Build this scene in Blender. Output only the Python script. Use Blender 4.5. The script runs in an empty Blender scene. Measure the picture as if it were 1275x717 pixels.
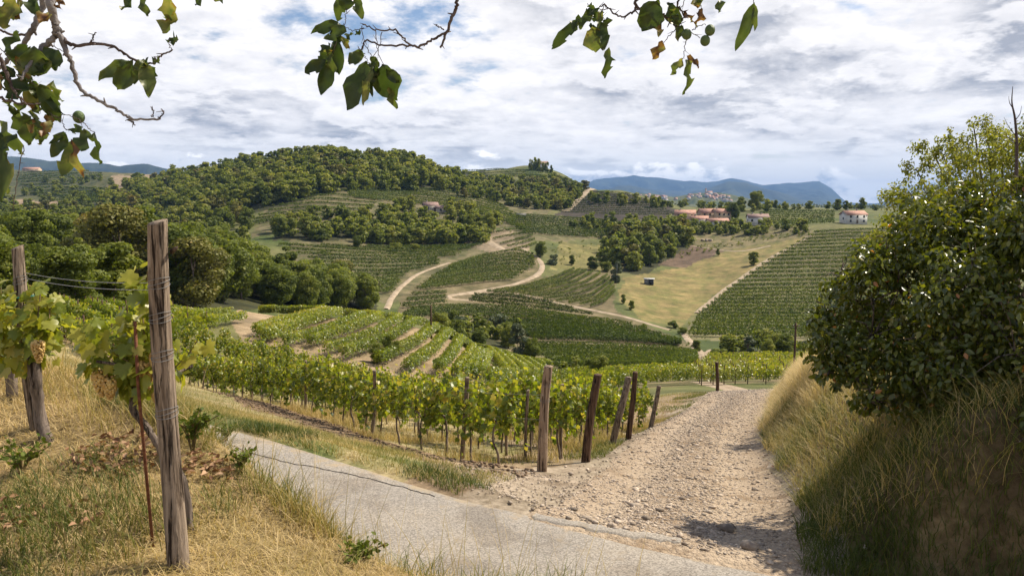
import bpy, math, random
import numpy as np
R = math.radians
rng = np.random.default_rng(7)
random.seed(7)
scene = bpy.context.scene
C = scene.collection

# ---------------------------------------------------------------- camera
PITCH = 6.4; FPX = 963.0; W0, H0 = 1275.0, 717.0        # focal length in pixels of the 1275 px photograph
cam_d = bpy.data.cameras.new('camera'); cam = bpy.data.objects.new('camera', cam_d); C.objects.link(cam)
cam.location = (0, 0, 0); cam.rotation_euler = (R(90 - PITCH), 0, 0)
cam_d.sensor_width = 36; cam_d.lens = FPX * 36 / W0; cam_d.clip_start = 0.05; cam_d.clip_end = 60000
scene.camera = cam
# ---------------------------------------------------------------- light
SUN_AZ, SUN_EL = 58.0, 47.0        # degrees to the right of the view direction, height
scene.view_settings.view_transform = 'Standard'; scene.view_settings.look = 'None'
scene.view_settings.gamma = 1.0; scene.view_settings.use_curve_mapping = False
scene.view_settings.exposure = EXPO = 0.54
sd = bpy.data.lights.new('sun', 'SUN'); so = bpy.data.objects.new('sun', sd); C.objects.link(so)
sd.energy = 5.0; sd.angle = R(0.5); sd.color = (1.0, 0.90, 0.74)
so.rotation_euler = (R(90 - SUN_EL), 0, R(180 - SUN_AZ))
sdir = np.array([math.sin(R(SUN_AZ))*math.cos(R(SUN_EL)), math.cos(R(SUN_AZ))*math.cos(R(SUN_EL)), math.sin(R(SUN_EL))])
HAZE = 6.5e-5
# ---------------------------------------------------------------- node helper, sky
class NT:
    def __init__(s, nt): s.nt = nt
    def n(s, t, ins=None, **kw):
        nd = s.nt.nodes.new(t)
        for k, v in kw.items(): setattr(nd, k, v)
        for k, v in (ins or {}).items():
            sk = nd.inputs[k]
            if isinstance(v, bpy.types.NodeSocket): s.nt.links.new(v, sk)
            else: sk.default_value = v
        return nd
    def m(s, op, a, b=None, c=None):
        ins = {0: a}
        if b is not None: ins[1] = b
        if c is not None: ins[2] = c
        return s.n('ShaderNodeMath', ins, operation=op).outputs[0]
    def vm(s, op, a, b=None):
        ins = {0: a}
        if b is not None: ins[1] = b
        return s.n('ShaderNodeVectorMath', ins, operation=op).outputs[0]
    def noise(s, vec, scale, detail=3, rough=.5, dist=0.0, lac=2.0):
        return s.n('ShaderNodeTexNoise', {'Vector': vec, 'Scale': scale, 'Detail': detail, 'Roughness': rough, 'Distortion': dist, 'Lacunarity': lac}).outputs[0]
    def mr(s, v, a, b, c=0.0, d=1.0, smooth=True):
        return s.n('ShaderNodeMapRange', {0: v, 1: a, 2: b, 3: c, 4: d}, interpolation_type='SMOOTHSTEP' if smooth else 'LINEAR').outputs[0]
    def mix(s, f, a, b, mode='MIX'):
        nd = s.nt.nodes.new('ShaderNodeMix'); nd.data_type = 'RGBA'; nd.blend_type = mode
        for i, v in ((0, f), (6, a), (7, b)):
            if isinstance(v, bpy.types.NodeSocket): s.nt.links.new(v, nd.inputs[i])
            elif i == 0: nd.inputs[i].default_value = v
            else: nd.inputs[i].default_value = (*v, 1) if len(v) == 3 else v
        return nd.outputs[2]
    def comb(s, x, y, z): return s.n('ShaderNodeCombineXYZ', {0: x, 1: y, 2: z}).outputs[0]

world = bpy.data.worlds.new('World'); scene.world = world; world.use_nodes = True
w = NT(world.node_tree); world.node_tree.nodes.clear()
sky = w.n('ShaderNodeTexSky', sky_type='NISHITA', sun_disc=False, sun_elevation=R(SUN_EL), sun_rotation=R(SUN_AZ), air_density=1.0, dust_density=1.2, ozone_density=1.4)
tc = w.n('ShaderNodeTexCoord').outputs['Generated']
sp = w.n('ShaderNodeSeparateXYZ', {0: tc})
X, Y_, Z = sp.outputs
zc = w.m('MAXIMUM', Z, 0.0)
h = w.m('ADD', zc, 0.24)
P = w.comb(w.m('DIVIDE', X, h), w.m('DIVIDE', Y_, h), 3.7)
big = w.noise(P, 1.25, 3, .5, .3)
n1 = w.noise(P, 3.3, 10, .58, .15)
Pu = w.comb(w.m('MULTIPLY', w.m('DIVIDE', X, h), .955), w.m('MULTIPLY', w.m('DIVIDE', Y_, h), .955), 3.7)
n1o = w.noise(Pu, 3.3, 7, .58, .15)
fine = w.noise(P, 9.0, 8, .62, .1)
dens = w.m('ADD', w.m('MULTIPLY', n1, .62), w.m('ADD', w.m('MULTIPLY', big, .40), w.m('MULTIPLY', fine, .18)))
cov = w.mr(dens, .425, .535)
thick = w.mr(w.m('ADD', w.m('MULTIPLY', big, .55), w.m('MULTIPLY', n1, .55)), .50, .68)
lit = w.mr(w.m('SUBTRACT', n1, n1o), -.07, .07)
shade = w.m('MULTIPLY', w.m('ADD', .18, w.m('MULTIPLY', thick, .82)), w.m('SUBTRACT', 1.15, w.m('MULTIPLY', lit, .95)))
shade = w.m('ADD', shade, w.m('MULTIPLY', w.m('SUBTRACT', fine, .5), -.95))
cloud = w.mix(w.mr(shade, -.05, .95, smooth=False), (13.2, 12.8, 12.7), (5.0, 5.2, 5.9))
blue = w.mix(1.0, sky.outputs[0], (1.15, 1.2, 1.3), 'MULTIPLY')
cov = w.m('MULTIPLY', cov, w.mr(Z, .62, .34, .12, 1.0))          # the cloud deck breaks up towards the zenith, where the sun stands clear
skyc = w.mix(cov, blue, cloud)
# cumulus standing low over the horizon
az = w.m('ARCTAN2', X, Y_)
cz = w.comb(w.m('MULTIPLY', az, 1.0), w.m('MULTIPLY', Z, 1.9), 8.3)
c1 = w.noise(cz, 9.0, 8, .58, .1)
thr = w.mr(Z, .015, .095, .40, .80, smooth=False)
ccov = w.mr(w.m('SUBTRACT', c1, thr), -.015, .03)
c2 = w.noise(w.vm('ADD', cz, (.012, .010, 0)), 9.0, 7, .58, .1)
clit = w.mr(w.m('SUBTRACT', c1, c2), -.05, .05)
ccol = w.mix(clit, (8.8, 9.1, 9.8), (17.5, 16.8, 16.0))
low = w.mix(w.mr(Z, .01, .085), (13.0, 12.9, 12.8), skyc)           # milky pale air near the horizon
streak = w.mr(w.noise(w.comb(w.m('MULTIPLY', az, 2.2), w.m('MULTIPLY', Z, 26.0), 2.0), 2.2, 6, .6, .3), .48, .62)
low = w.mix(w.mr(Z, .045, .0), low, (21.0, 19.2, 17.2))            # bright thin cloud bank along the horizon
low = w.mix(w.m('MULTIPLY', w.m('MULTIPLY', streak, .7), w.mr(Z, .14, .03)), low, (13.4, 13.1, 12.9))
fin = w.mix(w.m('MULTIPLY', ccov, w.mr(Z, .13, .08)), low, ccol)
bg = w.n('ShaderNodeBackground', {'Color': fin, 'Strength': 0.066})
w.n('ShaderNodeOutputWorld', {0: bg.outputs[0]})
world.cycles.sampling_method = 'MANUAL'; world.cycles.sample_map_resolution = 512
scene.cycles.max_bounces = 5; scene.cycles.diffuse_bounces = 2; scene.cycles.glossy_bounces = 1
scene.cycles.transmission_bounces = 3; scene.cycles.volume_bounces = 0; scene.cycles.transparent_max_bounces = 4
scene.cycles.caustics_reflective = False; scene.cycles.caustics_refractive = False
scene.cycles.use_denoising = True
# ---------------------------------------------------------------- terrain heights
ct, st = math.cos(R(PITCH)), math.sin(R(PITCH))
def pix_to_ue(px, py):
    t = (H0/2 - np.asarray(py, float)) / FPX
    e = (t*ct - st) / (ct + t*st)
    c = ct - e*st
    return (np.asarray(px, float) - W0/2) * c / FPX, e
def ue_to_pix(u, e):
    c = np.maximum(ct - e*st, 1e-3)
    return W0/2 + FPX*u/c, H0/2 - FPX*(e*ct + st)/c
def sstep(a, b, x):
    t = np.clip((x-a)/(b-a), 0, 1); return t*t*(3-2*t)

_perm = rng.permutation(512)
def _h(i, j):
    return _perm[(_perm[i & 511] + j) & 511] / 511.0
def vnoise(x, y):
    xi = np.floor(x).astype(int); yi = np.floor(y).astype(int)
    fx = x-xi; fy = y-yi; fx = fx*fx*(3-2*fx); fy = fy*fy*(3-2*fy)
    a = _h(xi, yi); b = _h(xi+1, yi); c = _h(xi, yi+1); d = _h(xi+1, yi+1)
    return (a+(b-a)*fx) + ((c+(d-c)*fx) - (a+(b-a)*fx))*fy - 0.5
def fbm(x, y, o=4):
    s = 0; a = 1.0
    for k in range(o):
        s = s + a*vnoise(x+17.3*k, y-9.1*k); x = x*2.03; y = y*2.03; a *= 0.5
    return s

COLS = {   # column px : [(forward distance, ground row)]
 -300: [(40,410),(60,385),(90,365),(150,345),(300,315),(500,290),(800,260),(1100,235),(1400,215),(1800,232),(3000,245),(6000,250)],
 0:    [(40,400),(60,375),(90,352),(150,335),(300,305),(500,275),(800,250),(1100,228),(1400,212),(1800,228),(3000,243),(6000,250)],
 100:  [(40,408),(60,385),(90,362),(150,340),(300,305),(500,272),(800,244),(1100,216),(1300,214),(1800,232),(3000,244),(6000,250)],
 200:  [(40,425),(60,400),(90,378),(150,352),(300,310),(500,275),(700,240),(900,218),(1100,220),(1800,238),(3000,246),(6000,250)],
 300:  [(40,455),(60,425),(90,390),(115,392),(150,375),(250,335),(350,298),(450,265),(600,228),(740,210),(1000,235),(3000,248),(6000,252)],
 400:  [(40,480),(60,452),(80,409),(98,394),(130,405),(200,375),(260,342),(330,308),(400,276),(470,247),(560,222),(650,197),(900,225),(3000,250),(6000,252)],
 500:  [(40,505),(60,474),(80,419),(97,404),(130,422),(180,402),(230,372),(300,332),(380,300),(460,264),(540,240),(650,205),(760,214),(1000,235),(3000,250),(6000,252)],
 560:  [(40,516),(60,486),(80,437),(98,423),(130,432),(180,408),(230,378),(300,334),(380,300),(450,270),(540,248),(660,225),(800,225),(950,214),(1300,236),(3000,250)],
 610:  [(40,520),(60,494),(80,464),(100,452),(140,438),(190,412),(230,384),(280,350),(340,316),(400,292),(480,265),(560,252),(700,240),(900,213),(1300,236),(3000,250)],
 660:  [(40,522),(60,500),(85,478),(130,455),(170,434),(205,405),(245,376),(290,346),(340,318),(400,288),(480,272),(600,252),(750,232),(900,207),(1300,236),(3000,250)],
 710:  [(40,520),(60,502),(85,480),(130,457),(170,434),(210,400),(260,372),(320,338),(380,310),(450,285),(550,266),(650,247),(780,231),(900,222),(1300,244),(3000,250)],
 770:  [(40,508),(60,490),(85,474),(120,460),(170,437),(210,406),(250,378),(300,352),(360,328),(420,300),(480,278),(560,260),(660,237),(900,258),(1500,262),(3000,253)],
 850:  [(35,497),(44,490),(60,484),(85,470),(120,457),(170,440),(210,419),(260,386),(320,350),(380,325),(430,298),(490,280),(580,264),(680,258),(900,262),(1500,262),(3000,254)],
 950:  [(35,496),(44,484.5),(55,488),(80,472),(120,453),(160,440),(200,423),(240,396),(300,352),(370,318),(430,294),(500,272),(600,260),(900,264),(1500,262),(3000,255)],
 1050: [(40,482),(55,482),(80,470),(120,453),(180,430),(225,412),(290,360),(350,318),(400,293),(450,278),(540,263),(700,262),(1500,262),(3000,256)],
 1275: [(40,470),(60,468),(90,455),(200,418),(300,360),(380,315),(440,288),(540,268),(700,264),(1500,262),(3000,256)],
 1600: [(40,460),(90,445),(200,410),(300,360),(440,300),(540,275),(700,268),(1500,264),(3000,256)],
}
_pts = []
for px, l in COLS.items():
    for Y, py in l: _pts.append((px, py, Y))
_pts = np.array(_pts, float)
_u, _e = pix_to_ue(_pts[:, 0], _pts[:, 1]); _v = np.log(_pts[:, 2])
US, VS = 1/0.22, 1.15
def _phi(d2): return 0.5*d2*np.log(d2+1e-12)
def tps_fit(P, val, lam=1e-4):
    n = len(P); d2 = ((P[:, None]-P[None])**2).sum(-1)
    A = np.zeros((n+3, n+3)); A[:n, :n] = _phi(d2)+lam*np.eye(n)
    A[:n, n] = 1; A[:n, n+1:] = P; A[n, :n] = 1; A[n+1:, :n] = P.T
    return np.linalg.solve(A, np.r_[val, 0, 0, 0])
def tps_eval(P, w, Q):
    out = np.empty(len(Q))
    for i in range(0, len(Q), 20000):
        q = Q[i:i+20000]; d2 = ((q[:, None]-P[None])**2).sum(-1)
        out[i:i+20000] = _phi(d2)@w[:len(P)] + w[len(P)] + q@w[len(P)+1:]
    return out
_PF = np.c_[_u*US, _v*VS]; _WF = tps_fit(_PF, _e, 2e-3)
# near ground, metres: (x, y, z) on the vineyard side of the road
def P3(px, py, Y):
    u, e = pix_to_ue(px, py); return (float(u)*Y, Y, float(e)*Y)
_near = [P3(*a) for a in [(678,587,12),(736,576,13.5),(765,556,17),(815,546,22),(893,484,44),(580,574,14),(465,545,17),(380,516,22),
   (250,492,30),(180,470,36),(800,680,7.3),(850,602,11.5),(890,541,20),(920,501,33),(935,484.5,44),(960,505,32),(500,520,24),(600,524,34),(700,519,34),
   (780,508,34),(100,440,26),(60,420,32),(0,430,28),(0,405,40),(300,455,42),(400,480,41),(560,516,40),(960,560,17),(1020,500,32),(1150,480,40),(-100,420,30)]]
_near += [(-8.8,13.7,-3.3),(-3.77,10.8,-3.25),(-1.45,8.9,-3.25),(-.31,8,-3.25),(.83,7.1,-3.2),(2.5,6.6,-3.25),(4.5,5.5,-3.3),(-14,19,-4.2),(-20,16,-3.2),(-30,25,-3.5),
          (20,30,-6.5),(14,12,-3.6),(12,4,-3.2),(25,10,-3.0),(0,0,-3.0),(-10,5,-3.0),(-20,-10,-2),(10,-10,-2.5),(30,-20,-2),(-40,0,-2.5),(0,-40,0),(60,20,-5),(-50,40,-6)]
_near = np.array(_near); _PN = _near[:, :2]/20.0; _WN = tps_fit(_PN, _near[:, 2], 1e-3)
# asphalt road centre line (x, y, z)
ROAD = np.array([(-60,40,-5.5),(-34,33,-4.4),(-22,25,-3.7),(-15,19.2,-3.35),(-9.9,13.4,-3.2),(-6.8,11.0,-3.2),(-4.6,9.45,-3.2),(-2.27,7.75,-3.2),(-1.13,6.86,-3.2),(0.05,6.1,-3.2),
                 (1.25,5.45,-3.22),(2.7,4.85,-3.25),(5.1,3.8,-3.2),(9,1.2,-3.1),(16,-3,-3.0),(30,-10,-2.5),(60,-25,-2)])
ROAD_HW = 1.42
TRACK = np.array([(1.0,6.2,-3.2),(1.45,7.4,-3.35),(2.0,9.2,-3.75),(2.68,11.5,-4.3),(3.9,16,-5.25),(5.2,20.5,-6.2),(7.2,26,-7.35),(9.7,33,-8.75),(13.3,44,-10.75),(16,52,-12.6),(18,62,-15.3),(19,75,-18.2)])
def catmull(P, n=12):
    P = np.asarray(P, float); Q = np.vstack([2*P[0]-P[1], P, 2*P[-1]-P[-2]]); out = []
    for i in range(len(P)-1):
        a, b, c, d = Q[i:i+4]
        for t in np.linspace(0, 1, n, endpoint=False):
            out.append(.5*((2*b)+(c-a)*t+(2*a-5*b+4*c-d)*t*t+(-a+3*b-3*c+d)*t**3))
    out.append(P[-1]); return np.array(out)
ROADC = catmull(ROAD, 8); TRACKC = catmull(TRACK, 6)
def poly_dist(x, y, L):
    """distance, signed side (+ = left of travel), height along L"""
    best = np.full(x.shape, 1e9); side = np.zeros(x.shape); h = np.zeros(x.shape)
    for a, b in zip(L[:-1], L[1:]):
        dx, dy = b[0]-a[0], b[1]-a[1]; l2 = dx*dx+dy*dy
        t = np.clip(((x-a[0])*dx+(y-a[1])*dy)/l2, 0, 1)
        ex = x-(a[0]+t*dx); ey = y-(a[1]+t*dy); d = ex*ex+ey*ey
        m = d < best; best = np.where(m, d, best)
        side = np.where(m, np.sign(dx*ey-dy*ex), side)
        h = np.where(m, a[2]+t*(b[2]-a[2]), h)
    return np.sqrt(best), side, h
TRK_HW = 1.45
def near_z(x, y):
    z = tps_eval(_PN, _WN, np.c_[x, y]/20.0)
    # gravel track, a little hollowed, with two wheel ruts
    d, s, h = poly_dist(x, y, TRACKC)
    k = 1-sstep(TRK_HW*0.7, TRK_HW+0.9, d)
    rut = -0.05*np.exp(-((np.abs(d)-0.75)/0.28)**2) + 0.03*np.exp(-(d/0.3)**2)
    z = z+(h+rut-z)*k
    # the bank right of the track
    rs = (s < 0)
    bh = 1.65*sstep(1.15, 3.1, d)+0.25*sstep(3.2, 9, d)
    fade = sstep(6.0, 8.5, y+0.35*np.abs(x))*(1-sstep(34, 50, y))
    z = z+np.where(rs, bh*fade, 0)
    # road and the bank the camera stands on
    d, s, h = poly_dist(x, y, ROADC)
    k = 1-sstep(ROAD_HW, ROAD_HW+1.0, d); z = z+(h-0.03*(d/ROAD_HW)**2*0.5-z)*k*1.0
    top = -1.62 + 0.10*fbm(x*.5, y*.5, 3) - 0.42*sstep(-1.9, -0.3, x)*sstep(2.0, 4.6, y) + 0.27*sstep(-.9, -2.5, x)*sstep(3.3, 5.4, y) + .05*sstep(-2.6, -3.6, x)*sstep(4.5, 6.5, y)
    w = sstep(ROAD_HW+0.12, ROAD_HW+0.85, d)*(s < 0)
    z = z+(top-z)*w
    return z
BASE3 = np.array([(6.0,2.4,0),(3.2,7.0,0),(.5,11.9,0),(-.85,14,0),(-3.0,17,0),(-5.9,22,0),(-12,30,0),(-21,38.5,0),(-32,47,0)])
ROW1 = catmull(BASE3, 6)[12:]
def front(x, y):      # metres in front (road side) of the first vine row, else -1
    d, s, _ = poly_dist(x, y, ROW1); return np.where(s > 0, d, -1.0)
# distant ridges: skyline rows read from the photograph, real distance and thickness
RIDGES = [
 (14500, 3800, [(-400,255),(650,256),(700,243),(740,229),(790,224),(820,227),(850,231),(880,233),(910,229),(925,231),(950,236),(985,233),(1020,231),(1035,240),(1055,257),(1200,262),(1700,262)]),
 (9500, 2200, [(-400,258),(680,258),(745,243),(775,236),(800,240),(850,250),(870,243),(905,232),(930,234),(960,242),(1010,256),(1080,262),(1105,256),(1150,250),(1700,252)]),
 (3000, 500, [(-400,262),(700,262),(770,244),(800,241),(840,246),(870,241),(895,240),(925,247),(990,262),(1700,262)]),
 (5200, 1300, [(-500,205),(0,193),(40,197),(60,201),(110,203),(150,206),(185,203),(215,212),(250,222),(340,252),(1700,262)]),
]
_rid = []
for Y0, wd, tab in RIDGES:
    t = np.array(tab, float); uu, ee = pix_to_ue(t[:, 0], t[:, 1]); _rid.append((Y0, wd, uu, ee))
def height(x, y):
    x = np.asarray(x, float).ravel(); y = np.asarray(y, float).ravel()
    z = np.empty_like(x)
    r = np.hypot(x, y)
    yy = np.maximum(y, 0.15*np.abs(x)+1)
    kf = sstep(33, 46, yy)*(y > 0)
    mf = kf > 0; mn = kf < 1
    zf = np.zeros_like(x); zn = np.zeros_like(x)
    if mf.any():
        X, Yv = x[mf], np.minimum(y[mf], 9000.0)
        u = np.clip(X/y[mf], -1.6, 1.6)
        e = tps_eval(_PF, _WF, np.c_[np.clip(u, -1.0, 1.0)*US, np.log(np.clip(Yv, 30, 6000))*VS])
        zz = e*y[mf]
        amp = np.clip(y[mf]*0.004, 0, 6)*sstep(50, 120, y[mf])
        zz = zz + amp*fbm(X/60, y[mf]/60, 3)
        far = sstep(2500, 6000, y[mf]); zz = zz*(1-far)+far*(-60)
        for Y0, wd, uu, ee in _rid:
            jag = (0.0045+.0035*np.abs(fbm(X/520, y[mf]/3000, 3)))*(Y0 > 8000)+np.interp(X/y[mf], uu, ee) + (0.0030*fbm(X/(Y0*.025), y[mf]/(Y0*.06), 4))
            top = jag*Y0
            base = -90.0
            prof = np.exp(-(np.abs(y[mf]-Y0)/wd)**1.3)
            gul = 1-0.9*np.abs(fbm(X/(Y0*.03)+3, y[mf]/(Y0*.10), 4))*np.minimum(1, 3*(1-prof))
            zz = np.maximum(zz, base+(top-base)*prof*np.where(prof < .98, gul, 1))
        zf[mf] = zz
    if mn.any(): zn[mn] = near_z(x[mn], y[mn])
    return zn*(1-kf)+zf*kf
# ---------------------------------------------------------------- lookup: what ground a view ray meets
TU = np.linspace(-1.05, 1.05, 560); TV = np.linspace(math.log(1.6), math.log(20000), 700); TY = np.exp(TV)
_uu, _yy = np.meshgrid(TU, TY, indexing='ij')
TE = (height((_uu*_yy).ravel(), _yy.ravel()).reshape(_uu.shape))/_yy
def ground_at(px, py, ymin=1.6, ymax=19000):
    u, e = pix_to_ue(px, py); u = float(u); e = float(e)
    fi = np.clip((u-TU[0])/(TU[1]-TU[0]), 0, len(TU)-1.001); i = int(fi); f = fi-i
    prof = TE[i]*(1-f)+TE[i+1]*f
    k0 = int(np.searchsorted(TY, ymin)); k1 = int(np.searchsorted(TY, ymax))
    above = np.nonzero(prof[k0:k1] >= e)[0]
    if len(above) == 0:
        k = k0+int(np.argmax(prof[k0:k1])); y = TY[k]
    else:
        k = k0+above[0]
        if k == 0 or above[0] == 0: y = TY[k]
        else:
            a, b = prof[k-1], prof[k]; t = (e-a)/(b-a+1e-12); y = math.exp(TV[k-1]+t*(TV[k]-TV[k-1]))
    x = u*y
    return np.array([x, y, float(height([x], [y])[0])])
def hz(x, y): return float(height([x], [y])[0])
def pixdepth(px, py, Y):
    u, e = pix_to_ue(px, py); return np.array([float(u)*Y, Y, float(e)*Y])
def inpoly(px, py, poly):
    poly = np.array(poly, float); c = np.zeros(np.shape(px), bool); j = len(poly)-1
    for i in range(len(poly)):
        xi, yi = poly[i]; xj, yj = poly[j]
        c ^= ((yi > py) != (yj > py)) & (px < (xj-xi)*(py-yi)/(yj-yi+1e-9)+xi); j = i
    return c
# ---------------------------------------------------------------- mesh helpers
def mesh_np(name, V, faces, mat, tint=None, parent=None, smooth=False, attrs=None, loc=None, link=True):
    me = bpy.data.meshes.new(name)
    V = np.ascontiguousarray(V, np.float32); faces = [np.asarray(f, np.int32) for f in faces if len(f)]
    me.vertices.add(len(V)); me.vertices.foreach_set('co', V.ravel())
    li = np.concatenate([f.ravel() for f in faces]) if faces else np.zeros(0, np.int32)
    tot = np.concatenate([np.full(len(f), f.shape[1], np.int32) for f in faces]) if faces else np.zeros(0, np.int32)
    me.loops.add(len(li)); me.loops.foreach_set('vertex_index', li)
    me.polygons.add(len(tot)); st_ = np.zeros(len(tot), np.int32); st_[1:] = np.cumsum(tot)[:-1]
    me.polygons.foreach_set('loop_start', st_); me.polygons.foreach_set('loop_total', tot)
    if smooth: me.polygons.foreach_set('use_smooth', np.ones(len(tot), bool))
    if tint is not None:
        a = me.attributes.new('tint', 'FLOAT', 'POINT'); a.data.foreach_set('value', np.asarray(tint, np.float32))
    for k, v in (attrs or {}).items():
        a = me.attributes.new(k, 'FLOAT_COLOR', 'POINT')
        a.data.foreach_set('color', np.ascontiguousarray(np.c_[v, np.ones(len(v))], np.float32).ravel())
    me.update(calc_edges=True)
    if mat is not None: me.materials.append(mat)
    o = bpy.data.objects.new(name, me)
    if link: C.objects.link(o)
    if parent is not None: o.parent = parent
    if loc is not None: o.location = loc
    return o
class MB:
    def __init__(s): s.V = []; s.F = {}; s.T = []; s.n = 0
    def add(s, V, faces, tint=0.5):
        V = np.asarray(V, float).reshape(-1, 3)
        for f in faces:
            f = np.asarray(f, np.int64)
            if len(f): s.F.setdefault(f.shape[1], []).append(f+s.n)
        s.V.append(V); s.T.append(np.broadcast_to(np.asarray(tint, float), (len(V),))); s.n += len(V)
        return s
    def box(s, c, d, rz=0, tint=.5, taper=1.0):
        x, y, z = np.array(d)/2; v = np.array([(sx*x*(taper if sz > 0 else 1), sy*y*(taper if sz > 0 else 1), sz*z) for sz in (-1, 1) for sy in (-1, 1) for sx in (-1, 1)])
        cr, sr = math.cos(rz), math.sin(rz); v = v@np.array([[cr, sr, 0], [-sr, cr, 0], [0, 0, 1]])+np.array(c)
        return s.add(v, [[(0,2,3,1),(4,5,7,6),(0,1,5,4),(2,6,7,3),(0,4,6,2),(1,3,7,5)]], tint)
    def tube(s, P, r, n=6, tint=.5, cap=True, wob=0.0):
        P = np.asarray(P, float); r = np.broadcast_to(np.asarray(r, float), (len(P),))
        T = np.gradient(P, axis=0); T /= np.linalg.norm(T, axis=1)[:, None]+1e-9
        ref = np.array([.13, .21, .97]) if abs(T[:, 2]).mean() < .8 else np.array([.97, .2, .1])
        A = np.cross(T, ref); A /= np.linalg.norm(A, axis=1)[:, None]+1e-9; B = np.cross(T, A)
        a = np.arange(n)/n*2*math.pi
        rr = r[:, None]*(1+wob*rng.uniform(-1, 1, (len(P), n)))
        V = P[:, None]+rr[..., None]*(np.cos(a)[None, :, None]*A[:, None]+np.sin(a)[None, :, None]*B[:, None])
        i = np.arange(len(P)-1)[:, None]*n; j = np.arange(n)[None]; k = (j+1) % n
        F = np.stack([i+j, i+k, i+n+k, i+n+j], -1).reshape(-1, 4)
        s.add(V.reshape(-1, 3), [F], tint)
        if cap:
            m = len(P)*n; b = s.n-m
            s.F.setdefault(n, []).append(np.array([np.arange(n)[::-1]])+b); s.F[n].append(np.array([np.arange(n)])+b+m-n)
        return s
    def build(s, name, mat, parent=None, smooth=False, **kw):
        return mesh_np(name, np.vstack(s.V), [np.vstack(v) for v in s.F.values()], mat, np.concatenate(s.T), parent, smooth, **kw)
def unit(v): return v/(np.linalg.norm(v, axis=-1, keepdims=True)+1e-9)
def scatter(T, F, O, D, N, sx, sy, tint):
    """copies of a leaf template (T: x width, y length, z normal)"""
    D = unit(D); S = unit(np.cross(D, N)); N = np.cross(S, D)
    n = len(O); sx = np.broadcast_to(sx, (n,)); sy = np.broadcast_to(sy, (n,))
    V = O[:, None]+T[None, :, :1]*(S*sx[:, None])[:, None]+T[None, :, 1:2]*(D*sy[:, None])[:, None]+T[None, :, 2:3]*(N*sx[:, None])[:, None]
    fs = [(np.asarray(f)[None]+(np.arange(n)*len(T))[:, None, None]).reshape(-1, np.shape(f)[1]) for f in F]
    return V.reshape(-1, 3), fs, np.repeat(np.broadcast_to(tint, (n,)), len(T))
def rdir(n, zb=0.0):
    v = rng.normal(size=(n, 3)); v[:, 2] += zb; return unit(v)
QUAD_T = np.array([(0, -.5, 0), (.5, 0, .12), (0, .5, 0), (-.5, 0, .12)]); QUAD_F = [[(0, 1, 2, 3)]]
OVAL_T = np.array([(0, 0, 0), (.36, .22, .10), (.5, .5, .14), (.27, .82, .08), (0, 1.05, -.05), (-.27, .82, .08), (-.5, .5, .14), (-.36, .22, .10), (0, .5, 0)])
OVAL_F = [[(8, 0, 1), (8, 1, 2), (8, 2, 3), (8, 3, 4), (8, 4, 5), (8, 5, 6), (8, 6, 7), (8, 7, 0)]]
_gl = [(0, .08), (.2, -.08), (.42, .02), (.5, .2), (.38, .36), (.56, .58), (.36, .66), (.24, .62), (.12, .88), (0, 1.02)]
_gr = _gl[1:-1]
GRAPE_T = np.array([(0, .38, 0)]+[(a, b, -.16*abs(a)+.05*math.sin(9*b)) for a, b in _gl]+[(-a, b, -.16*abs(a)+.05*math.cos(8*b)) for a, b in _gr[::-1]])
GRAPE_F = [[(0, i, i+1 if i < len(GRAPE_T)-1 else 1) for i in range(1, len(GRAPE_T))]]
# ---------------------------------------------------------------- tagging
def tag(o, label=None, cat=None, group=None, kind=None):
    if label: o['label'] = label
    if cat: o['category'] = cat
    if group: o['group'] = group
    if kind: o['kind'] = kind
    return o
def empty(name, loc, label, cat, group=None, rz=0, sc=1.0):
    o = bpy.data.objects.new(name, None); C.objects.link(o); o.location = [float(v) for v in loc]; o.rotation_euler = (0, 0, rz)
    o.scale = (sc, sc, sc) if np.isscalar(sc) else sc; o.empty_display_size = .2
    return tag(o, label, cat, group)
def kid(src, parent):
    c = src.copy(); C.objects.link(c); c.parent = parent; return c
# ---------------------------------------------------------------- materials
def new_mat(name):
    m = bpy.data.materials.new(name); m.use_nodes = True; m.node_tree.nodes.clear(); return m, NT(m.node_tree)
def fin_mat(t, bsdf): t.n('ShaderNodeOutputMaterial', {0: bsdf})
def ramp(t, fac, stops):
    nd = t.n('ShaderNodeValToRGB', {0: fac}); e = nd.color_ramp.elements
    while len(e) > 1: e.remove(e[-1])
    e[0].position = stops[0][0]; e[0].color = (*stops[0][1], 1)
    for p, c in stops[1:]:
        q = e.new(p); q.color = (*c, 1)
    return nd.outputs[0]
def leaf_mat(name, stops, trans=.3, rough=.5, orand=.3, spec=.4, tcol=(1.5, 1.5, .6), pos_scale=0):
    m, t = new_mat(name)
    f = t.n('ShaderNodeAttribute', attribute_name='tint').outputs['Fac']
    if orand:
        r = t.n('ShaderNodeObjectInfo').outputs['Random']
        f = t.m('ADD', f, t.m('MULTIPLY', t.m('SUBTRACT', r, .5), orand))
    if pos_scale:
        g = t.n('ShaderNodeNewGeometry').outputs['Position']
        f = t.m('ADD', f, t.m('MULTIPLY', t.m('SUBTRACT', t.noise(g, pos_scale, 3), .5), .7))
    c = ramp(t, f, stops)
    b = t.n('ShaderNodeBsdfPrincipled', {'Base Color': c, 'Roughness': rough, 'Specular IOR Level': spec})
    tr = t.n('ShaderNodeBsdfTranslucent', {0: t.mix(1.0, c, tcol, 'MULTIPLY')})
    fin_mat(t, t.n('ShaderNodeMixShader', {0: trans, 1: b.outputs[0], 2: tr.outputs[0]}).outputs[0]); return m
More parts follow.
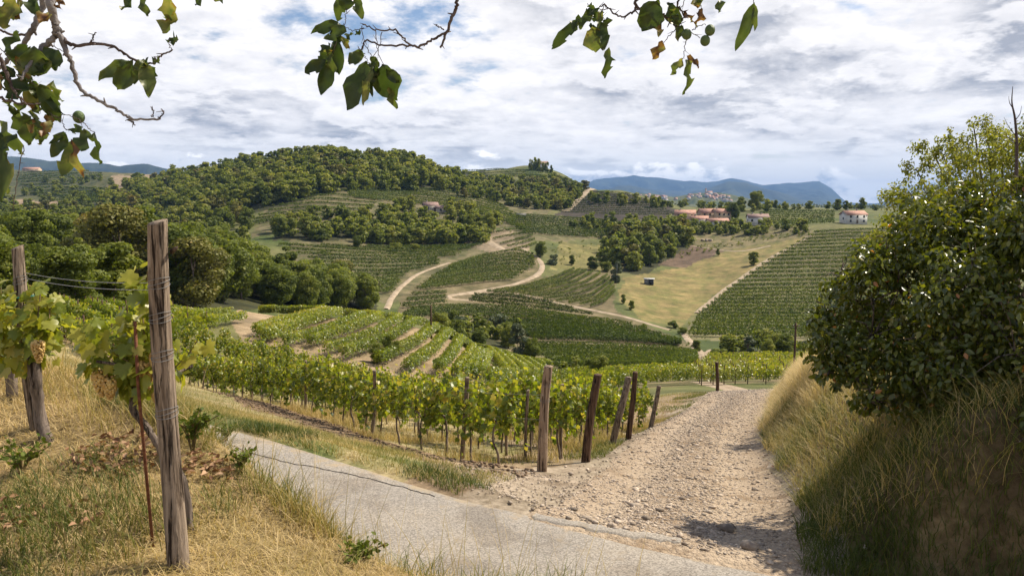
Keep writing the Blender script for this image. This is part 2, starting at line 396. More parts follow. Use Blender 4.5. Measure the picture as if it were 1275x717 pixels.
def plain_mat(name, c1, c2, scale=5, rough=.85, bump=.3, detail=5, stretch=(1, 1, 1), bscale=None, tintmul=False, spec=.3):
    m, t = new_mat(name)
    co = t.n('ShaderNodeTexCoord').outputs['Object']
    co = t.n('ShaderNodeMapping', {0: co, 3: stretch}).outputs[0]
    n = t.noise(co, scale, detail, .6)
    c = t.mix(t.mr(n, .3, .7), c1, c2)
    if tintmul:
        a = t.n('ShaderNodeAttribute', attribute_name='tint').outputs['Fac']; c = t.mix(1.0, c, t.comb(a, a, a), 'MULTIPLY')
    ins = {'Base Color': c, 'Roughness': rough, 'Specular IOR Level': spec}
    if bump:
        ins['Normal'] = t.n('ShaderNodeBump', {'Strength': bump, 'Distance': .02, 'Height': t.noise(co, bscale or scale*3, 4, .6)}).outputs[0]
    fin_mat(t, t.n('ShaderNodeBsdfPrincipled', ins).outputs[0]); return m
M = {}
G1, G2, G3, G4 = (.055, .078, .014), (.125, .155, .025), (.20, .225, .040), (.29, .28, .07)
M['tree'] = leaf_mat('tree_leaves', [(0, G1), (.35, G2), (.7, G3), (1, G4)], .40, .6, .5, .25)
M['autumn'] = leaf_mat('turning_leaves', [(0, (.08, .075, .018)), (.4, (.15, .15, .03)), (.75, (.22, .19, .045)), (1, (.29, .18, .045))], .22, .6, .3, .25)
M['palegreen'] = leaf_mat('grey_green_leaves', [(0, (.06, .08, .04)), (.5, (.11, .135, .07)), (1, (.18, .2, .11))], .2, .6, .3, .25)
M['vine'] = leaf_mat('vine_leaves', [(0, (.040, .065, .009)), (.3, (.095, .135, .015)), (.65, (.19, .225, .025)), (.9, (.33, .32, .05)), (1, (.36, .30, .08))], .42, .40, .15, .5, (1.8, 1.75, .5))
M['vinefar'] = leaf_mat('vine_row_leaves', [(0, (.030, .050, .009)), (.4, (.078, .110, .016)), (.8, (.145, .175, .025)), (1, (.22, .225, .04))], .28, .6, .2, .2)
M['bush'] = leaf_mat('glossy_leaves', [(0, (.042, .060, .010)), (.5, (.105, .13, .018)), (.85, (.20, .20, .03)), (.95, (.24, .20, .04)), (1, (.36, .15, .04))], .36, .29, 0, .65, (1.7, 1.6, .4))
M['walnut'] = leaf_mat('walnut_leaves', [(0, (.022, .038, .012)), (.45, (.048, .072, .020)), (.7, (.10, .125, .038)), (.85, (.24, .22, .08)), (.93, (.2, .10, .03)), (1, (.07, .035, .03))], .38, .4, .0, .4, (1.4, 1.5, .6), 22)
M['grass'] = leaf_mat('grass_blades', [(0, (.050, .080, .013)), (.35, (.13, .155, .026)), (.6, (.30, .25, .075)), (.85, (.52, .385, .17)), (1, (.66, .51, .27))], .3, .6, 0, .3, (1.3, 1.3, .8))
M['litter'] = leaf_mat('dead_leaves', [(0, (.12, .055, .03)), (.5, (.32, .18, .10)), (1, (.5, .33, .2))], .15, .7, 0, .2)
M['bark'] = plain_mat('bark', (.06, .045, .035), (.16, .125, .10), 14, .9, .8, 6, (1, 1, .3))
M['greybark'] = plain_mat('pale_bark', (.12, .105, .10), (.26, .24, .235), 30, .85, .5, 6)
M['darktwig'] = plain_mat('twig_bark', (.05, .033, .028), (.13, .10, .09), 40, .8, .5, 5)
M['post'] = plain_mat('weathered_wood', (.040, .028, .020), (.34, .275, .21), 24, .9, 1.0, 10, (1, 1, .10), 30)
def wood_mat(name, dark, c1, c2, sc=26):
    m, t = new_mat(name); co = t.n('ShaderNodeTexCoord').outputs['Object']
    a = t.n('ShaderNodeMapping', {0: co, 3: (1, 1, .07)}).outputs[0]; b = t.n('ShaderNodeMapping', {0: co, 3: (1, 1, .05)}).outputs[0]
    g = t.noise(a, sc*2.2, 8, .7, .3); k = t.noise(b, sc*1.7, 6, .65, .3); p = t.noise(co, 6, 4, .6)
    c = t.mix(t.mr(g, .32, .68), c1, c2); crack = t.mr(k, .38, .47); c = t.mix(crack, dark, c); c = t.mix(t.mr(p, .56, .68), c, t.mix(.6, c, dark))
    bp = t.n('ShaderNodeBump', {'Strength': 1.0, 'Distance': .012, 'Height': t.m('ADD', t.m('MULTIPLY', crack, .8), t.m('MULTIPLY', g, .6))}).outputs[0]
    fin_mat(t, t.n('ShaderNodeBsdfPrincipled', {'Base Color': c, 'Roughness': .92, 'Specular IOR Level': .2, 'Normal': bp}).outputs[0]); return m
M['post'] = wood_mat('weathered_wood', (.028, .018, .012), (.11, .078, .055), (.35, .275, .205))
M['darkpost'] = wood_mat('dark_bark_post', (.012, .008, .006), (.05, .03, .02), (.16, .10, .065), 16)
M['bark'] = wood_mat('bark', (.025, .018, .013), (.09, .07, .055), (.24, .19, .155), 22)
M['sawn'] = wood_mat('sawn_wood', (.07, .045, .03), (.24, .17, .12), (.40, .30, .21), 12)
M['wire'] = plain_mat('galvanised_wire', (.16, .16, .16), (.28, .28, .28), 60, .45, 0)
M['rust'] = plain_mat('rusty_iron', (.10, .035, .018), (.22, .09, .045), 40, .85, .4)
M['green_tie'] = plain_mat('green_plastic_tie', (.02, .22, .17), (.03, .3, .24), 8, .5, 0)
M['grape'] = plain_mat('ripe_grapes', (.42, .24, .07), (.62, .45, .16), 30, .35, 0, spec=.5)
M['walnut_fruit'] = plain_mat('walnut_husk', (.055, .09, .03), (.10, .15, .05), 50, .5, .3)
M['roof'] = plain_mat('clay_tiles', (.30, .15, .11), (.46, .27, .20), .8, .85, .4, 5)
M['greyroof'] = plain_mat('old_tiles', (.20, .13, .11), (.30, .20, .17), .8, .85, .4, 5)
M['white'] = plain_mat('white_plaster', (.50, .50, .49), (.64, .63, .61), .6, .8, .1)
M['cream'] = plain_mat('ochre_plaster', (.40, .30, .20), (.52, .40, .28), .6, .85, .1)
M['stonewall'] = plain_mat('stone_wall', (.28, .25, .21), (.5, .46, .40), 2.5, .9, .5)
M['darkhole'] = plain_mat('dark_window_glass', (.02, .023, .028), (.04, .045, .05), 2, .2, 0)
M['metalgrey'] = plain_mat('painted_sheet', (.10, .11, .12), (.2, .21, .22), 1, .5, 0)
M['concrete'] = plain_mat('concrete', (.30, .28, .25), (.42, .40, .36), 3, .9, .3)
M['stone'] = plain_mat('field_stone', (.32, .25, .19), (.60, .50, .39), 9, .9, .5, tintmul=True)
# ---------------------------------------------------------------- the ground as one sheet to the horizon
ang = np.unique(np.r_[np.linspace(-180, -50, 66), np.linspace(-50, -38, 30), np.linspace(-38, 38, 700), np.linspace(38, 50, 30), np.linspace(50, 180, 66)])
ang = ang[:-1]; rad = np.exp(np.linspace(math.log(.7), math.log(19500), 790))
A, Rr = np.meshgrid(np.radians(ang), rad, indexing='ij')
gx = (np.sin(A)*Rr).ravel(); gy = (np.cos(A)*Rr).ravel(); gz = height(gx, gy)
na, nr = A.shape
i = np.arange(na)[:, None]*nr; i2 = ((np.arange(na)+1) % na)[:, None]*nr; j = np.arange(nr-1)[None]
GF = np.stack([i+j, i+j+1, i2+j+1, i2+j], -1).reshape(-1, 4)
safe = gy > 1
u_ = np.where(safe, gx/np.maximum(gy, 1), 5); e_ = np.where(safe, gz/np.maximum(gy, 1), -5)
gpx, gpy = ue_to_pix(u_, e_); gY = gy
def lerp(a, b, t): return np.asarray(a)*(1-t[:, None])+np.asarray(b)*t[:, None]
n_a = np.clip(fbm(gx/25, gy/25, 4)*1.3+.5, 0, 1); n_b = np.clip(fbm(gx/3.1+9, gy/3.1, 4)*1.3+.5, 0, 1); n_c = np.clip(fbm(gx/.5+4, gy/.5, 3)*1.3+.5, 0, 1)
STRAW, GREEN, SOIL = (.33, .265, .135), (.085, .11, .03), (.29, .215, .14)
col = lerp((.07, .095, .026), (.16, .155, .06), n_a)
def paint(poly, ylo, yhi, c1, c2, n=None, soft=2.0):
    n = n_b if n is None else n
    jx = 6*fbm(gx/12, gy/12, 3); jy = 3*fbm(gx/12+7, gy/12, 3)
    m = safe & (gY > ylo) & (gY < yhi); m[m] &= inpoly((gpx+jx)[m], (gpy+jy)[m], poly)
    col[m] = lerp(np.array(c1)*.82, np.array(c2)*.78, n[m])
FLOOR = ((.11, .115, .045), (.24, .20, .11))
# woods: dark floor
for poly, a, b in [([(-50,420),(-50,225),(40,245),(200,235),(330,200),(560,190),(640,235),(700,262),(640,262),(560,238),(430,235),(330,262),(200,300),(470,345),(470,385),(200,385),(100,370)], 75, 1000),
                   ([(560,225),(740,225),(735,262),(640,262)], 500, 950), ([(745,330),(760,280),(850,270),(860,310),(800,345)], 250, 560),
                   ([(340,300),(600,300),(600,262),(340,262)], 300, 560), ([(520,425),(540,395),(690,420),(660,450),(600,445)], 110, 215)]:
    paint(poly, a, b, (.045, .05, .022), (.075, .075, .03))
paint([(310,300),(330,262),(430,236),(600,236),(690,262),(640,285),(540,275),(330,290)], 350, 640, *FLOOR)
paint([(-60,262),(-60,212),(230,212),(190,245),(60,262)], 600, 1500, (.07, .085, .03), (.15, .145, .06))
paint([(128,245),(140,218),(195,214),(185,226),(160,243)], 600, 1500, (.33, .25, .16), (.42, .32, .21))
paint([(10,262),(12,249),(80,250),(70,258),(40,263)], 500, 1500, (.33, .24, .16), (.42, .31, .2))
paint([(360,345),(360,300),(560,296),(640,300),(600,330),(500,375),(480,380),(430,350)], 200, 480, *FLOOR)
paint([(495,400),(500,370),(560,330),(640,310),(670,318),(672,345),(765,335),(765,385),(860,430),(860,465),(650,470),(640,430),(560,400)], 130, 420, (.14, .125, .055), (.25, .20, .115))
paint([(560,300),(600,284),(665,290),(660,312),(620,318)], 300, 460, (.30, .235, .15), (.38, .30, .2))
paint([(640,300),(640,266),(845,272),(800,292),(700,300)], 350, 620, *FLOOR)
paint([(690,268),(735,237),(790,242),(850,264),(845,275),(760,276)], 450, 760, (.055, .046, .036), (.085, .070, .052), n_a)
paint([(685,335),(700,300),(770,310),(775,335)], 200, 470, (.17, .165, .055), (.30, .26, .10))
paint([(770,372),(778,345),(850,333),(905,312),(960,300),(1015,290),(975,320),(905,358),(862,392),(850,408),(800,398)], 180, 480, (.19, .185, .06), (.34, .26, .11), n_b)
paint([(820,330),(850,312),(870,300),(905,300),(900,312),(850,334)], 260, 520, (.13, .09, .06), (.20, .14, .095))
paint([(855,305),(870,285),(1000,280),(1015,292),(950,305),(905,312)], 350, 560, (.11, .115, .04), (.28, .225, .12))
paint([(850,422),(868,390),(1015,288),(1120,280),(1120,430),(860,425)], 170, 520, (.15, .15, .06), (.24, .21, .11))
paint([(285,392),(320,374),(430,374),(560,396),(670,465),(560,480),(400,452),(300,425)], 45, 128, (.34, .25, .15), (.46, .35, .22), n_c)
paint([(560,470),(640,430),(860,425),(1120,430),(1120,480),(900,478),(700,490)], 55, 175, (.13, .135, .05), (.25, .20, .11))
paint([(-60,460),(-60,380),(90,370),(260,420),(230,450),(60,470)], 28, 80, (.12, .13, .045), (.28, .23, .11))
# near ground (metres)
nm = np.hypot(gx, gy) < 60
X, Yn = gx[nm], gy[nm]; nb, nc = n_b[nm], n_c[nm]
dr, sr_, _ = poly_dist(X, Yn, ROADC); dt, stt, _ = poly_dist(X, Yn, TRACKC)
c0 = lerp((.22, .20, .075), (.40, .32, .175), np.clip(.55*nb+.6*nc, 0, 1))
bank = (sr_ < 0)
c0[bank] = lerp((.25, .19, .085), (.50, .36, .20), np.clip(.5*nb+.65*nc, 0, 1))[bank]
verge = (~bank) & (dr < 3.1+.5*(nb-.5)); c0[verge] = lerp((.14, .17, .05), (.38, .31, .16), nc)[verge]
fr_ = front(X, Yn); soil = (~bank) & (fr_ > .1) & (fr_ < 1.7+1.0*(nb-.5)) & (dr > 2.2+.8*(nc-.5)); c0[soil] = lerp((.17, .115, .07), (.30, .21, .13), nc)[soil]
brn = (dt < 4.2+1.5*(nb-.5)) & (~bank) & (stt >= 0) & ((dr < 7) | (fr_ < 0)) & (X > -1.5+.8*(nb-.5)); c0[brn] = lerp((.22, .155, .095), (.36, .27, .17), nc)[brn]
tm = (dt < 1.9+1.2*(nb-.5)+.5*(nc-.5)) & (~bank) & (stt >= 0) | (dt < 1.9+.4*(nc-.5)); c0[tm] = lerp((.26, .20, .14), (.44, .36, .27), nc)[tm]
rb = (stt < 0) & (dt > 1.75) & (~bank) & (Yn > 5.5); c0[rb] = lerp((.075, .055, .03), (.30, .23, .12), np.clip(.4*nb+.5*nc+.25*sstep(10, 22, Yn), 0, 1))[rb]  # right bank painted darker up close, for the deep shadow below the bush
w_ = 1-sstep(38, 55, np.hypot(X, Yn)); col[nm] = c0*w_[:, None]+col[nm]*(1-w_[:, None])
# far country and mountains
fm = (gY > 1500); col[fm] = lerp((.05, .075, .028), (.14, .14, .06), n_a[fm])
fm = (gY > 4200); col[fm] = lerp((.020, .032, .022), (.05, .065, .04), np.clip(fbm(gx/300, gy/300, 4)*1.3+.5, 0, 1)[fm])
m, t = new_mat('ground_surface')
a = t.n('ShaderNodeAttribute', attribute_name='gcol').outputs['Color']
pos = t.n('ShaderNodeNewGeometry').outputs['Position']
n1_ = t.noise(pos, 9.0, 8, .7); n2_ = t.noise(pos, .35, 6, .65)
fm_ = None
c = t.mix(1.0, a, t.mix(t.mr(n1_, .3, .72), (.62, .60, .56), (1.32, 1.34, 1.38)), 'MULTIPLY')
c = t.mix(1.0, c, t.mix(t.mr(n2_, .3, .7), (.78, .80, .78), (1.2, 1.18, 1.2)), 'MULTIPLY')
c = t.mix(1.0, c, t.mix(t.mr(t.noise(pos, .07, 7, .68), .33, .67), (.72, .72, .70), (1.22, 1.20, 1.18)), 'MULTIPLY')
bmp = t.n('ShaderNodeBump', {'Strength': .55, 'Distance': .03, 'Height': t.noise(pos, 14.0, 6, .7)}).outputs[0]
fin_mat(t, t.n('ShaderNodeBsdfPrincipled', {'Base Color': c, 'Roughness': .95, 'Specular IOR Level': .15, 'Normal': bmp}).outputs[0])
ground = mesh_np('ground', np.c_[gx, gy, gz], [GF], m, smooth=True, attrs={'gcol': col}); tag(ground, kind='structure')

def strip(name, L, hw, mat, lift=.02, nw=8, jag=0.0, step=None, ruts=False, ends=True):
    """a strip that lies on the ground along the polyline L (x, y)"""
    L = np.asarray(L, float)[:, :2]; d = np.r_[0, np.cumsum(np.linalg.norm(np.diff(L, axis=0), axis=1))]
    s = np.arange(0, d[-1], step); X = np.interp(s, d, L[:, 0]); Yp = np.interp(s, d, L[:, 1])
    T = np.c_[np.gradient(X), np.gradient(Yp)]; T /= np.linalg.norm(T, axis=1)[:, None]; N = np.c_[-T[:, 1], T[:, 0]]
    w = np.linspace(-1, 1, nw+1)
    hl = hw*(1+jag*fbm(s/.9/hw, s*0+3, 4)); hr = hw*(1+jag*fbm(s/.9/hw, s*0+31, 4))
    hh = np.where(w[None] < 0, hr[:, None], hl[:, None])
    PX = X[:, None]+N[:, :1]*w[None]*hh; PY = Yp[:, None]+N[:, 1:]*w[None]*hh
    z = height(PX.ravel(), PY.ravel())+lift
    edge = np.tile((np.abs(w) > .999), len(s)); z = np.where(edge, z-lift*1.6, z)
    i = np.arange(len(s)-1)[:, None]*(nw+1); j = np.arange(nw)[None]
    F = np.stack([i+j, i+j+nw+1, i+j+nw+2, i+j+1], -1).reshape(-1, 4)[:, ::-1]
    o = mesh_np(name, np.c_[PX.ravel(), PY.ravel(), z], [F], mat, smooth=True, tint=np.tile(w, len(s)))
    return tag(o, kind='structure')
# asphalt
m, t = new_mat('asphalt')
pos = t.n('ShaderNodeNewGeometry').outputs['Position']
v = t.n('ShaderNodeTexVoronoi', {'Vector': pos, 'Scale': 75.0}).outputs['Color']
vs = t.n('ShaderNodeSeparateXYZ', {0: v}).outputs[0]
c = t.mix(vs, (.18, .162, .14), (.37, .335, .29))
c = t.mix(t.mr(t.noise(pos, 1.3, 5, .6), .3, .7), c, t.mix(1.0, c, (1.16, 1.13, 1.08), 'MULTIPLY'))
c = t.mix(t.mr(t.noise(pos, 4.5, 6, .7), .54, .72), c, (.30, .25, .185))
c = t.mix(t.mr(t.noise(pos, .9, 4, .6), .52, .60), c, t.mix(1.0, c, (.80, .78, .76), 'MULTIPLY'))
ed = t.m('ABSOLUTE', t.n('ShaderNodeAttribute', attribute_name='tint').outputs['Fac'])
c = t.mix(t.mr(t.m('ADD', ed, t.m('MULTIPLY', t.m('SUBTRACT', t.noise(pos, 3.0, 6, .7), .5), 1.3)), .84, 1.05), c, (.36, .285, .19))
c = t.mix(t.mr(t.noise(pos, 22.0, 3, .6), .70, .76), c, (.10, .08, .06))
bmp = t.n('ShaderNodeBump', {'Strength': .5, 'Distance': .006, 'Height': vs}).outputs[0]
fin_mat(t, t.n('ShaderNodeBsdfPrincipled', {'Base Color': c, 'Roughness': .9, 'Specular IOR Level': .25, 'Normal': bmp}).outputs[0]); M['asphalt'] = m
strip('asphalt_road', ROADC[24:], ROAD_HW, M['asphalt'], .02, 12, .05, .12)
# broken lip of old asphalt at the junction and the long crack
mk = plain_mat('dark_crack', (.03, .025, .02), (.06, .05, .04), 10, .95, 0)
L = [ground_at(px, py)[:2] for px, py in [(272,548),(300,562),(340,574),(385,582),(425,590),(470,601),(510,612),(545,622)]]
L = catmull(np.c_[np.array(L), np.zeros(len(L))], 10); L[:, 0] += .05*fbm(np.arange(len(L))*.4, np.arange(len(L))*0., 4); L[:, 1] += .05*fbm(np.arange(len(L))*.4, np.arange(len(L))*0.+5, 4)
strip('road_crack', L, .013, mk, .028, 2, .5, .05)
L = [ground_at(px, py)[:2] for px, py in [(665,643),(700,651),(750,660),(800,668),(850,676)]]
L = catmull(np.c_[np.array(L), np.zeros(len(L))], 10)
strip('old_asphalt_edge', L, .085, M['asphalt'], .024, 6, 1.3, .06)
# gravel track
m, t = new_mat('gravel_surface')
pos = t.n('ShaderNodeNewGeometry').outputs['Position']
v1 = t.n('ShaderNodeTexVoronoi', {'Vector': pos, 'Scale': 17.0}); v2 = t.n('ShaderNodeTexVoronoi', {'Vector': pos, 'Scale': 46.0})
s1 = t.n('ShaderNodeSeparateXYZ', {0: v1.outputs['Color']}).outputs[0]; s2 = t.n('ShaderNodeSeparateXYZ', {0: v2.outputs['Color']}).outputs[0]
c = t.mix(t.m('ADD', t.m('MULTIPLY', s1, .45), t.m('MULTIPLY', s2, .5)), (.20, .145, .095), (.50, .395, .285))
tt = t.n('ShaderNodeAttribute', attribute_name='tint').outputs['Fac']
mid = t.mr(t.m('ABSOLUTE', tt), .35, .05); nz = t.noise(pos, 1.4, 5, .65)
rut = t.m('MULTIPLY', t.mr(t.m('ABSOLUTE', t.m('SUBTRACT', t.m('ABSOLUTE', tt), .5)), .26, .08), .75)
c = t.mix(rut, c, t.mix(.55, c, (.44, .35, .25)))
c = t.mix(t.mr(t.m('ADD', nz, t.m('MULTIPLY', mid, .06)), .52, .66), c, (.25, .18, .115))
hh_ = t.m('ADD', t.m('MULTIPLY', v1.outputs['Distance'], -1.0), t.m('MULTIPLY', v2.outputs['Distance'], -.5))
bmp = t.n('ShaderNodeBump', {'Strength': .8, 'Distance': .03, 'Height': hh_}).outputs[0]
fin_mat(t, t.n('ShaderNodeBsdfPrincipled', {'Base Color': c, 'Roughness': .95, 'Specular IOR Level': .2, 'Normal': bmp}).outputs[0]); M['gravel'] = m
strip('gravel_track', TRACKC, TRK_HW*.96, M['gravel'], .012, 24, .14, .12)
# far dirt tracks
M['dirt'] = plain_mat('pale_dirt', (.26, .20, .13), (.42, .33, .23), .4, .95, .3)
def far_track(pts, hw, ymin=60, name='dirt_track', lift=.25):
    L = np.array([ground_at(px, py, ymin) for px, py in pts]); L[:, 2] = 0
    L = catmull(L, 10); return strip(name, L, hw, M['dirt'], lift, 3, .25, 1.5)
far_track([(481,385),(490,368),(508,350),(528,338),(560,327)], 1.15, 110)
far_track([(640,303),(655,312),(670,322),(675,334),(664,345),(640,354),(605,361),(575,366),(558,369),(566,373),(590,374)], 1.5, 110)
far_track([(572,366),(620,363),(660,369),(700,379),(745,388),(790,398),(838,412)], 1.4, 110)
far_track([(680,427),(720,428),(770,430),(830,433),(862,437),(878,444),(880,452)], 1.5, 110)
far_track([(852,416),(862,428),(876,440),(886,436)], 1.3, 110)
far_track([(868,390),(885,376),(905,359),(935,338),(965,318),(1012,291)], 1.7, 150)
far_track([(703,263),(718,251),(728,241),(738,235)], 4.0, 400)
far_track([(600,292),(612,303),(627,312)], 2.5, 250)
far_track([(1012,435),(960,424),(925,423),(900,424)], 1.2, 130)
far_track([(850,304),(880,309),(920,313),(960,306)], .9, 250)
# ---------------------------------------------------------------- tree kinds (height 1, base at 0)
def crown_lobes(n, w, h0, h1, cone=0.0):
    L = []
    for k in range(n):
        t = rng.uniform(0, 1) if k else .5
        z = h0+(h1-h0)*t; rad = w*math.sqrt(max(.12, 1-(2*t-1)**2*.85))*(1-cone*t)
        a = rng.uniform(0, 6.283); d = rad*math.sqrt(rng.uniform(0.05, 1))*.72
        r = rng.uniform(.09, .2)*(1.1-.35*t)*(w/.32)*(1 if n < 20 else .84)
        L.append((d*math.cos(a), d*math.sin(a), z, r, rng.uniform(-.12, .12)))
    return L
def crown_arrays(lobes, nleaf, size, squash=.85):
    w = np.array([l[3]**2 for l in lobes]); cnt = rng.multinomial(nleaf, w/w.sum())
    O, N, T = [], [], []
    for l, c in zip(lobes, cnt):
        d = rdir(c, .25); rr = l[3]*(.55+.5*rng.random(c)**.6)
        O.append(np.array(l[:3])+d*rr[:, None]*np.array([1, 1, squash])); N.append(unit(d+.75*rdir(c)))
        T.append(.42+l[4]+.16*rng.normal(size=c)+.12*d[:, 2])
    O = np.vstack(O); N = np.vstack(N); T = np.clip(np.concatenate(T), 0, 1); D = np.cross(N, rdir(len(O)))
    s = size*rng.uniform(.6, 1.3, len(O))
    return scatter(QUAD_T, QUAD_F, O, D, N, s*.75, s*1.15, T)
def make_tree_kind(n, w, h0, h1, nleaf, size, mat, cone=0.0, trunk_r=.018):
    lobes = crown_lobes(n, w, h0, h1, cone); V, F, T = crown_arrays(lobes, nleaf, size)
    cr = mesh_np('crown', V, F, mat, T, link=False)
    mb = MB(); top = h0+(h1-h0)*.6
    mb.tube([(0, 0, -.06), (.005, 0, h0*.5), (.01, .01, h0+.1), (0, .01, top)], [trunk_r*1.3, trunk_r, trunk_r*.7, trunk_r*.2], 6)
    for l in lobes[:7]:
        z0 = max(h0*.7, l[2]*.6); mb.tube([(0, 0, z0), (l[0]*.5, l[1]*.5, (z0+l[2])*.5+.01), (l[0], l[1], l[2])], [trunk_r*.5, trunk_r*.35, trunk_r*.12], 4, cap=False)
    tr = mesh_np('trunk', np.vstack(mb.V), [np.vstack(v) for v in mb.F.values()], M['bark'], np.concatenate(mb.T), link=False)
    return cr, tr
KIND = {}
KIND['near'] = [make_tree_kind(34, rng.uniform(.27, .36), .10, .84, 9500, .031, M['tree']) for k in range(5)]
KIND['near_autumn'] = [make_tree_kind(18, .34, .10, .80, 8000, .031, M['autumn']) for k in range(2)]
KIND['tall'] = [make_tree_kind(16, .22, .12, .88, 7500, .029, M['tree'], .35) for k in range(2)]
KIND['far'] = [make_tree_kind(24, rng.uniform(.28, .38), .10, .82, 2800, .058, M['tree']) for k in range(6)]
KIND['far_autumn'] = [make_tree_kind(13, .33, .10, .8, 1500, .075, M['autumn']) for k in range(2)]
KIND['pale'] = [make_tree_kind(14, .26, .06, .86, 4200, .042, M['palegreen'], .3) for k in range(2)]
KIND['bush'] = [make_tree_kind(12, .50, .10, .72, 2600, .075, M['tree'], 0, .02) for k in range(4)]
KIND['palebush'] = [make_tree_kind(12, .50, .10, .72, 2600, .075, M['palegreen'], 0, .02) for k in range(2)]
KIND['cypress'] = [make_tree_kind(12, .12, .06, .88, 1200, .06, M['tree'], .6) for k in range(2)]
TREES = []   # x, y, z, height, kind, label, group
def put(x, y, h, kind, label, group, cat='tree', width=1.0):
    TREES.append((x, y, hz(x, y), h, kind, label, group, cat, width))
def wood(poly, n, hlo, hhi, kinds, label, group, ymin=60, ymax=2500, cat='tree', mind=.32, width=(1.05, 1.5)):
    P = np.array(poly, float); lo, hi = P.min(0), P.max(0); got = []; tries = 0
    while len(got) < n and tries < n*25:
        tries += 1; px, py = rng.uniform(lo, hi)
        if not inpoly(np.array(px), np.array(py), poly): continue
        g = ground_at(px, py, ymin, ymax); h = rng.uniform(hlo, hhi)
        if any((g[0]-a)**2+(g[1]-b)**2 < ((h+c)*.5*mind)**2*2 for a, b, c in got[-250:]): continue
        got.append((g[0], g[1], h)); put(g[0], g[1], h, kinds[int(rng.integers(len(kinds)))], label, group, cat, rng.uniform(*width))
def single(px, py, h, kind, label, ymin=60, group=None, cat='tree', width=1.0):
    g = ground_at(px, py, ymin); put(g[0], g[1], h, kind, label, group, cat, width)
NK = ['near']*6+['tall', 'near_autumn']; FK = ['far']*7+['far_autumn']
wood([(-70,400),(-70,350),(40,338),(110,345),(150,372),(140,400),(60,392)], 26, 5, 8, NK, 'bushy green tree in the wood below the left vineyard path', 'trees in the wood at the left edge', 45, 190, mind=.42)
wood([(150,392),(150,345),(240,345),(340,362),(455,380),(470,388),(400,392),(300,376),(220,384)], 62, 9.5, 13.5, NK, 'tall leafy tree in the wood right behind the striped vineyard spur', 'trees in the wood behind the vineyard spur', 98, 240, mind=.27)
wood([(-70,345),(-70,290),(100,292),(230,300),(300,325),(345,365),(330,358),(200,345)], 90, 9, 13.5, NK, 'green tree in the dense wood of the left valley', 'trees in the left valley wood', 110, 330, mind=.42)
wood([(-70,292),(-70,266),(60,264),(200,262),(300,268),(315,290),(300,312),(200,300)], 160, 8, 12, FK, 'tree in the wood between the valley and the wooded hill', 'trees on the lower slope of the wooded hill', 250, 700, mind=.42)
wood([(120,262),(150,240),(215,216),(300,205),(380,192),(420,189),(500,196),(560,218),(640,238),(600,240),(430,238),(330,258),(230,272)], 470, 11, 15, FK, 'tree in the thick wood covering the round hill', 'trees on the round wooded hill', 400, 860, mind=.36)
wood([(560,244),(575,233),(640,228),(690,226),(722,236),(732,237),(705,262),(660,262),(600,250)], 175, 7, 11.5, ['far']*4+['far_autumn', 'cypress'], 'tree on the flank of the second hill', 'trees on the flank of the second hill', 500, 950, mind=.4)
wood([(340,300),(350,282),(400,270),(450,270),(530,275),(560,284),(560,302),(520,300),(470,300),(400,298)], 60, 7, 11, ['far'], 'dark green tree in the copse among the hillside terraces', 'trees in the hillside copse', 280, 520, mind=.4)
wood([(440,303),(470,292),(560,290),(605,296),(600,306),(520,306)], 44, 7, 10, ['far'], 'dark green tree in the long copse under the hillside farmhouse', 'trees in the copse under the farmhouse', 280, 520, mind=.38)
wood([(480,262),(520,258),(520,272),(480,270)], 8, 6, 9, ['far'], 'dark tree close to the left of the hillside farmhouse', 'trees beside the hillside farmhouse', 350, 560)
wood([(556,262),(600,268),(625,280),(615,290),(560,278)], 14, 7, 11, ['far'], 'dark tree close to the right of the hillside farmhouse', 'trees beside the hillside farmhouse', 330, 560)
wood([(752,330),(758,296),(800,288),(850,285),(862,300),(850,312),(815,332),(780,338)], 60, 8, 12.5, ['far']*5+['far_autumn'], 'tree in the deep gully below the red roofed hamlet', 'trees in the gully below the hamlet', 250, 520, mind=.4)
wood([(700,282),(750,275),(850,278),(960,285),(1010,284),(1000,292),(940,292),(900,294),(860,292),(760,292)], 92, 3.0, 8, ['far']*3+['bush','palebush'], 'green tree among the gardens below the hamlet', 'trees in the gardens below the hamlet', 300, 560, mind=.5)
wood([(690,250),(850,262),(900,266),(1090,268),(1090,259),(850,257),(820,252),(700,243)], 60, 4, 9, ['far'], 'tree on the skyline ridge behind the hamlet', 'trees on the ridge behind the hamlet', 560, 1100, mind=.6)
wood([(720,256),(850,252),(1100,262),(1100,257),(850,249),(760,246)], 110, 6, 10, ['far'], 'tree in the far plain before the town', 'trees in the far plain', 1300, 2600, mind=.8)
wood([(-60,262),(-60,225),(130,222),(220,226),(230,262),(130,262)], 70, 7, 11, ['far'], 'tree on the far left vineyard hill', 'trees on the far left vineyard hill', 650, 1500, mind=.8)
wood([(535,425),(548,408),(620,412),(650,418),(660,436),(600,438)], 24, 3.6, 5.6, ['near', 'palebush', 'near'], 'rounded dark tree in the hollow behind the vineyard spur', 'trees in the hollow behind the spur', 115, 220, mind=.5)
wood([(895,446),(895,432),(930,428),(985,432),(985,446)], 17, 3.2, 5.0, ['near', 'near', 'pale'], 'dense shrub in the thicket beside the valley path', 'thicket beside the valley path', 130, 230, 'shrub', .5, (1.1, 1.5))
wood([(1075,440),(1070,400),(1090,300),(1100,290),(1150,300),(1150,440)], 30, 4, 7, ['near'], 'tree beyond the big glossy bush', 'trees beyond the big bush', 110, 420, mind=.6)
single(645,448,7.5,'pale','pale grey green cone shaped tree below the terraced spur',110)
single(662,452,5,'near','small dark tree to the right of the pale cone shaped tree',110)
single(768,352,9,'pale','single pale crowned tree at the left edge of the dry meadow',180)
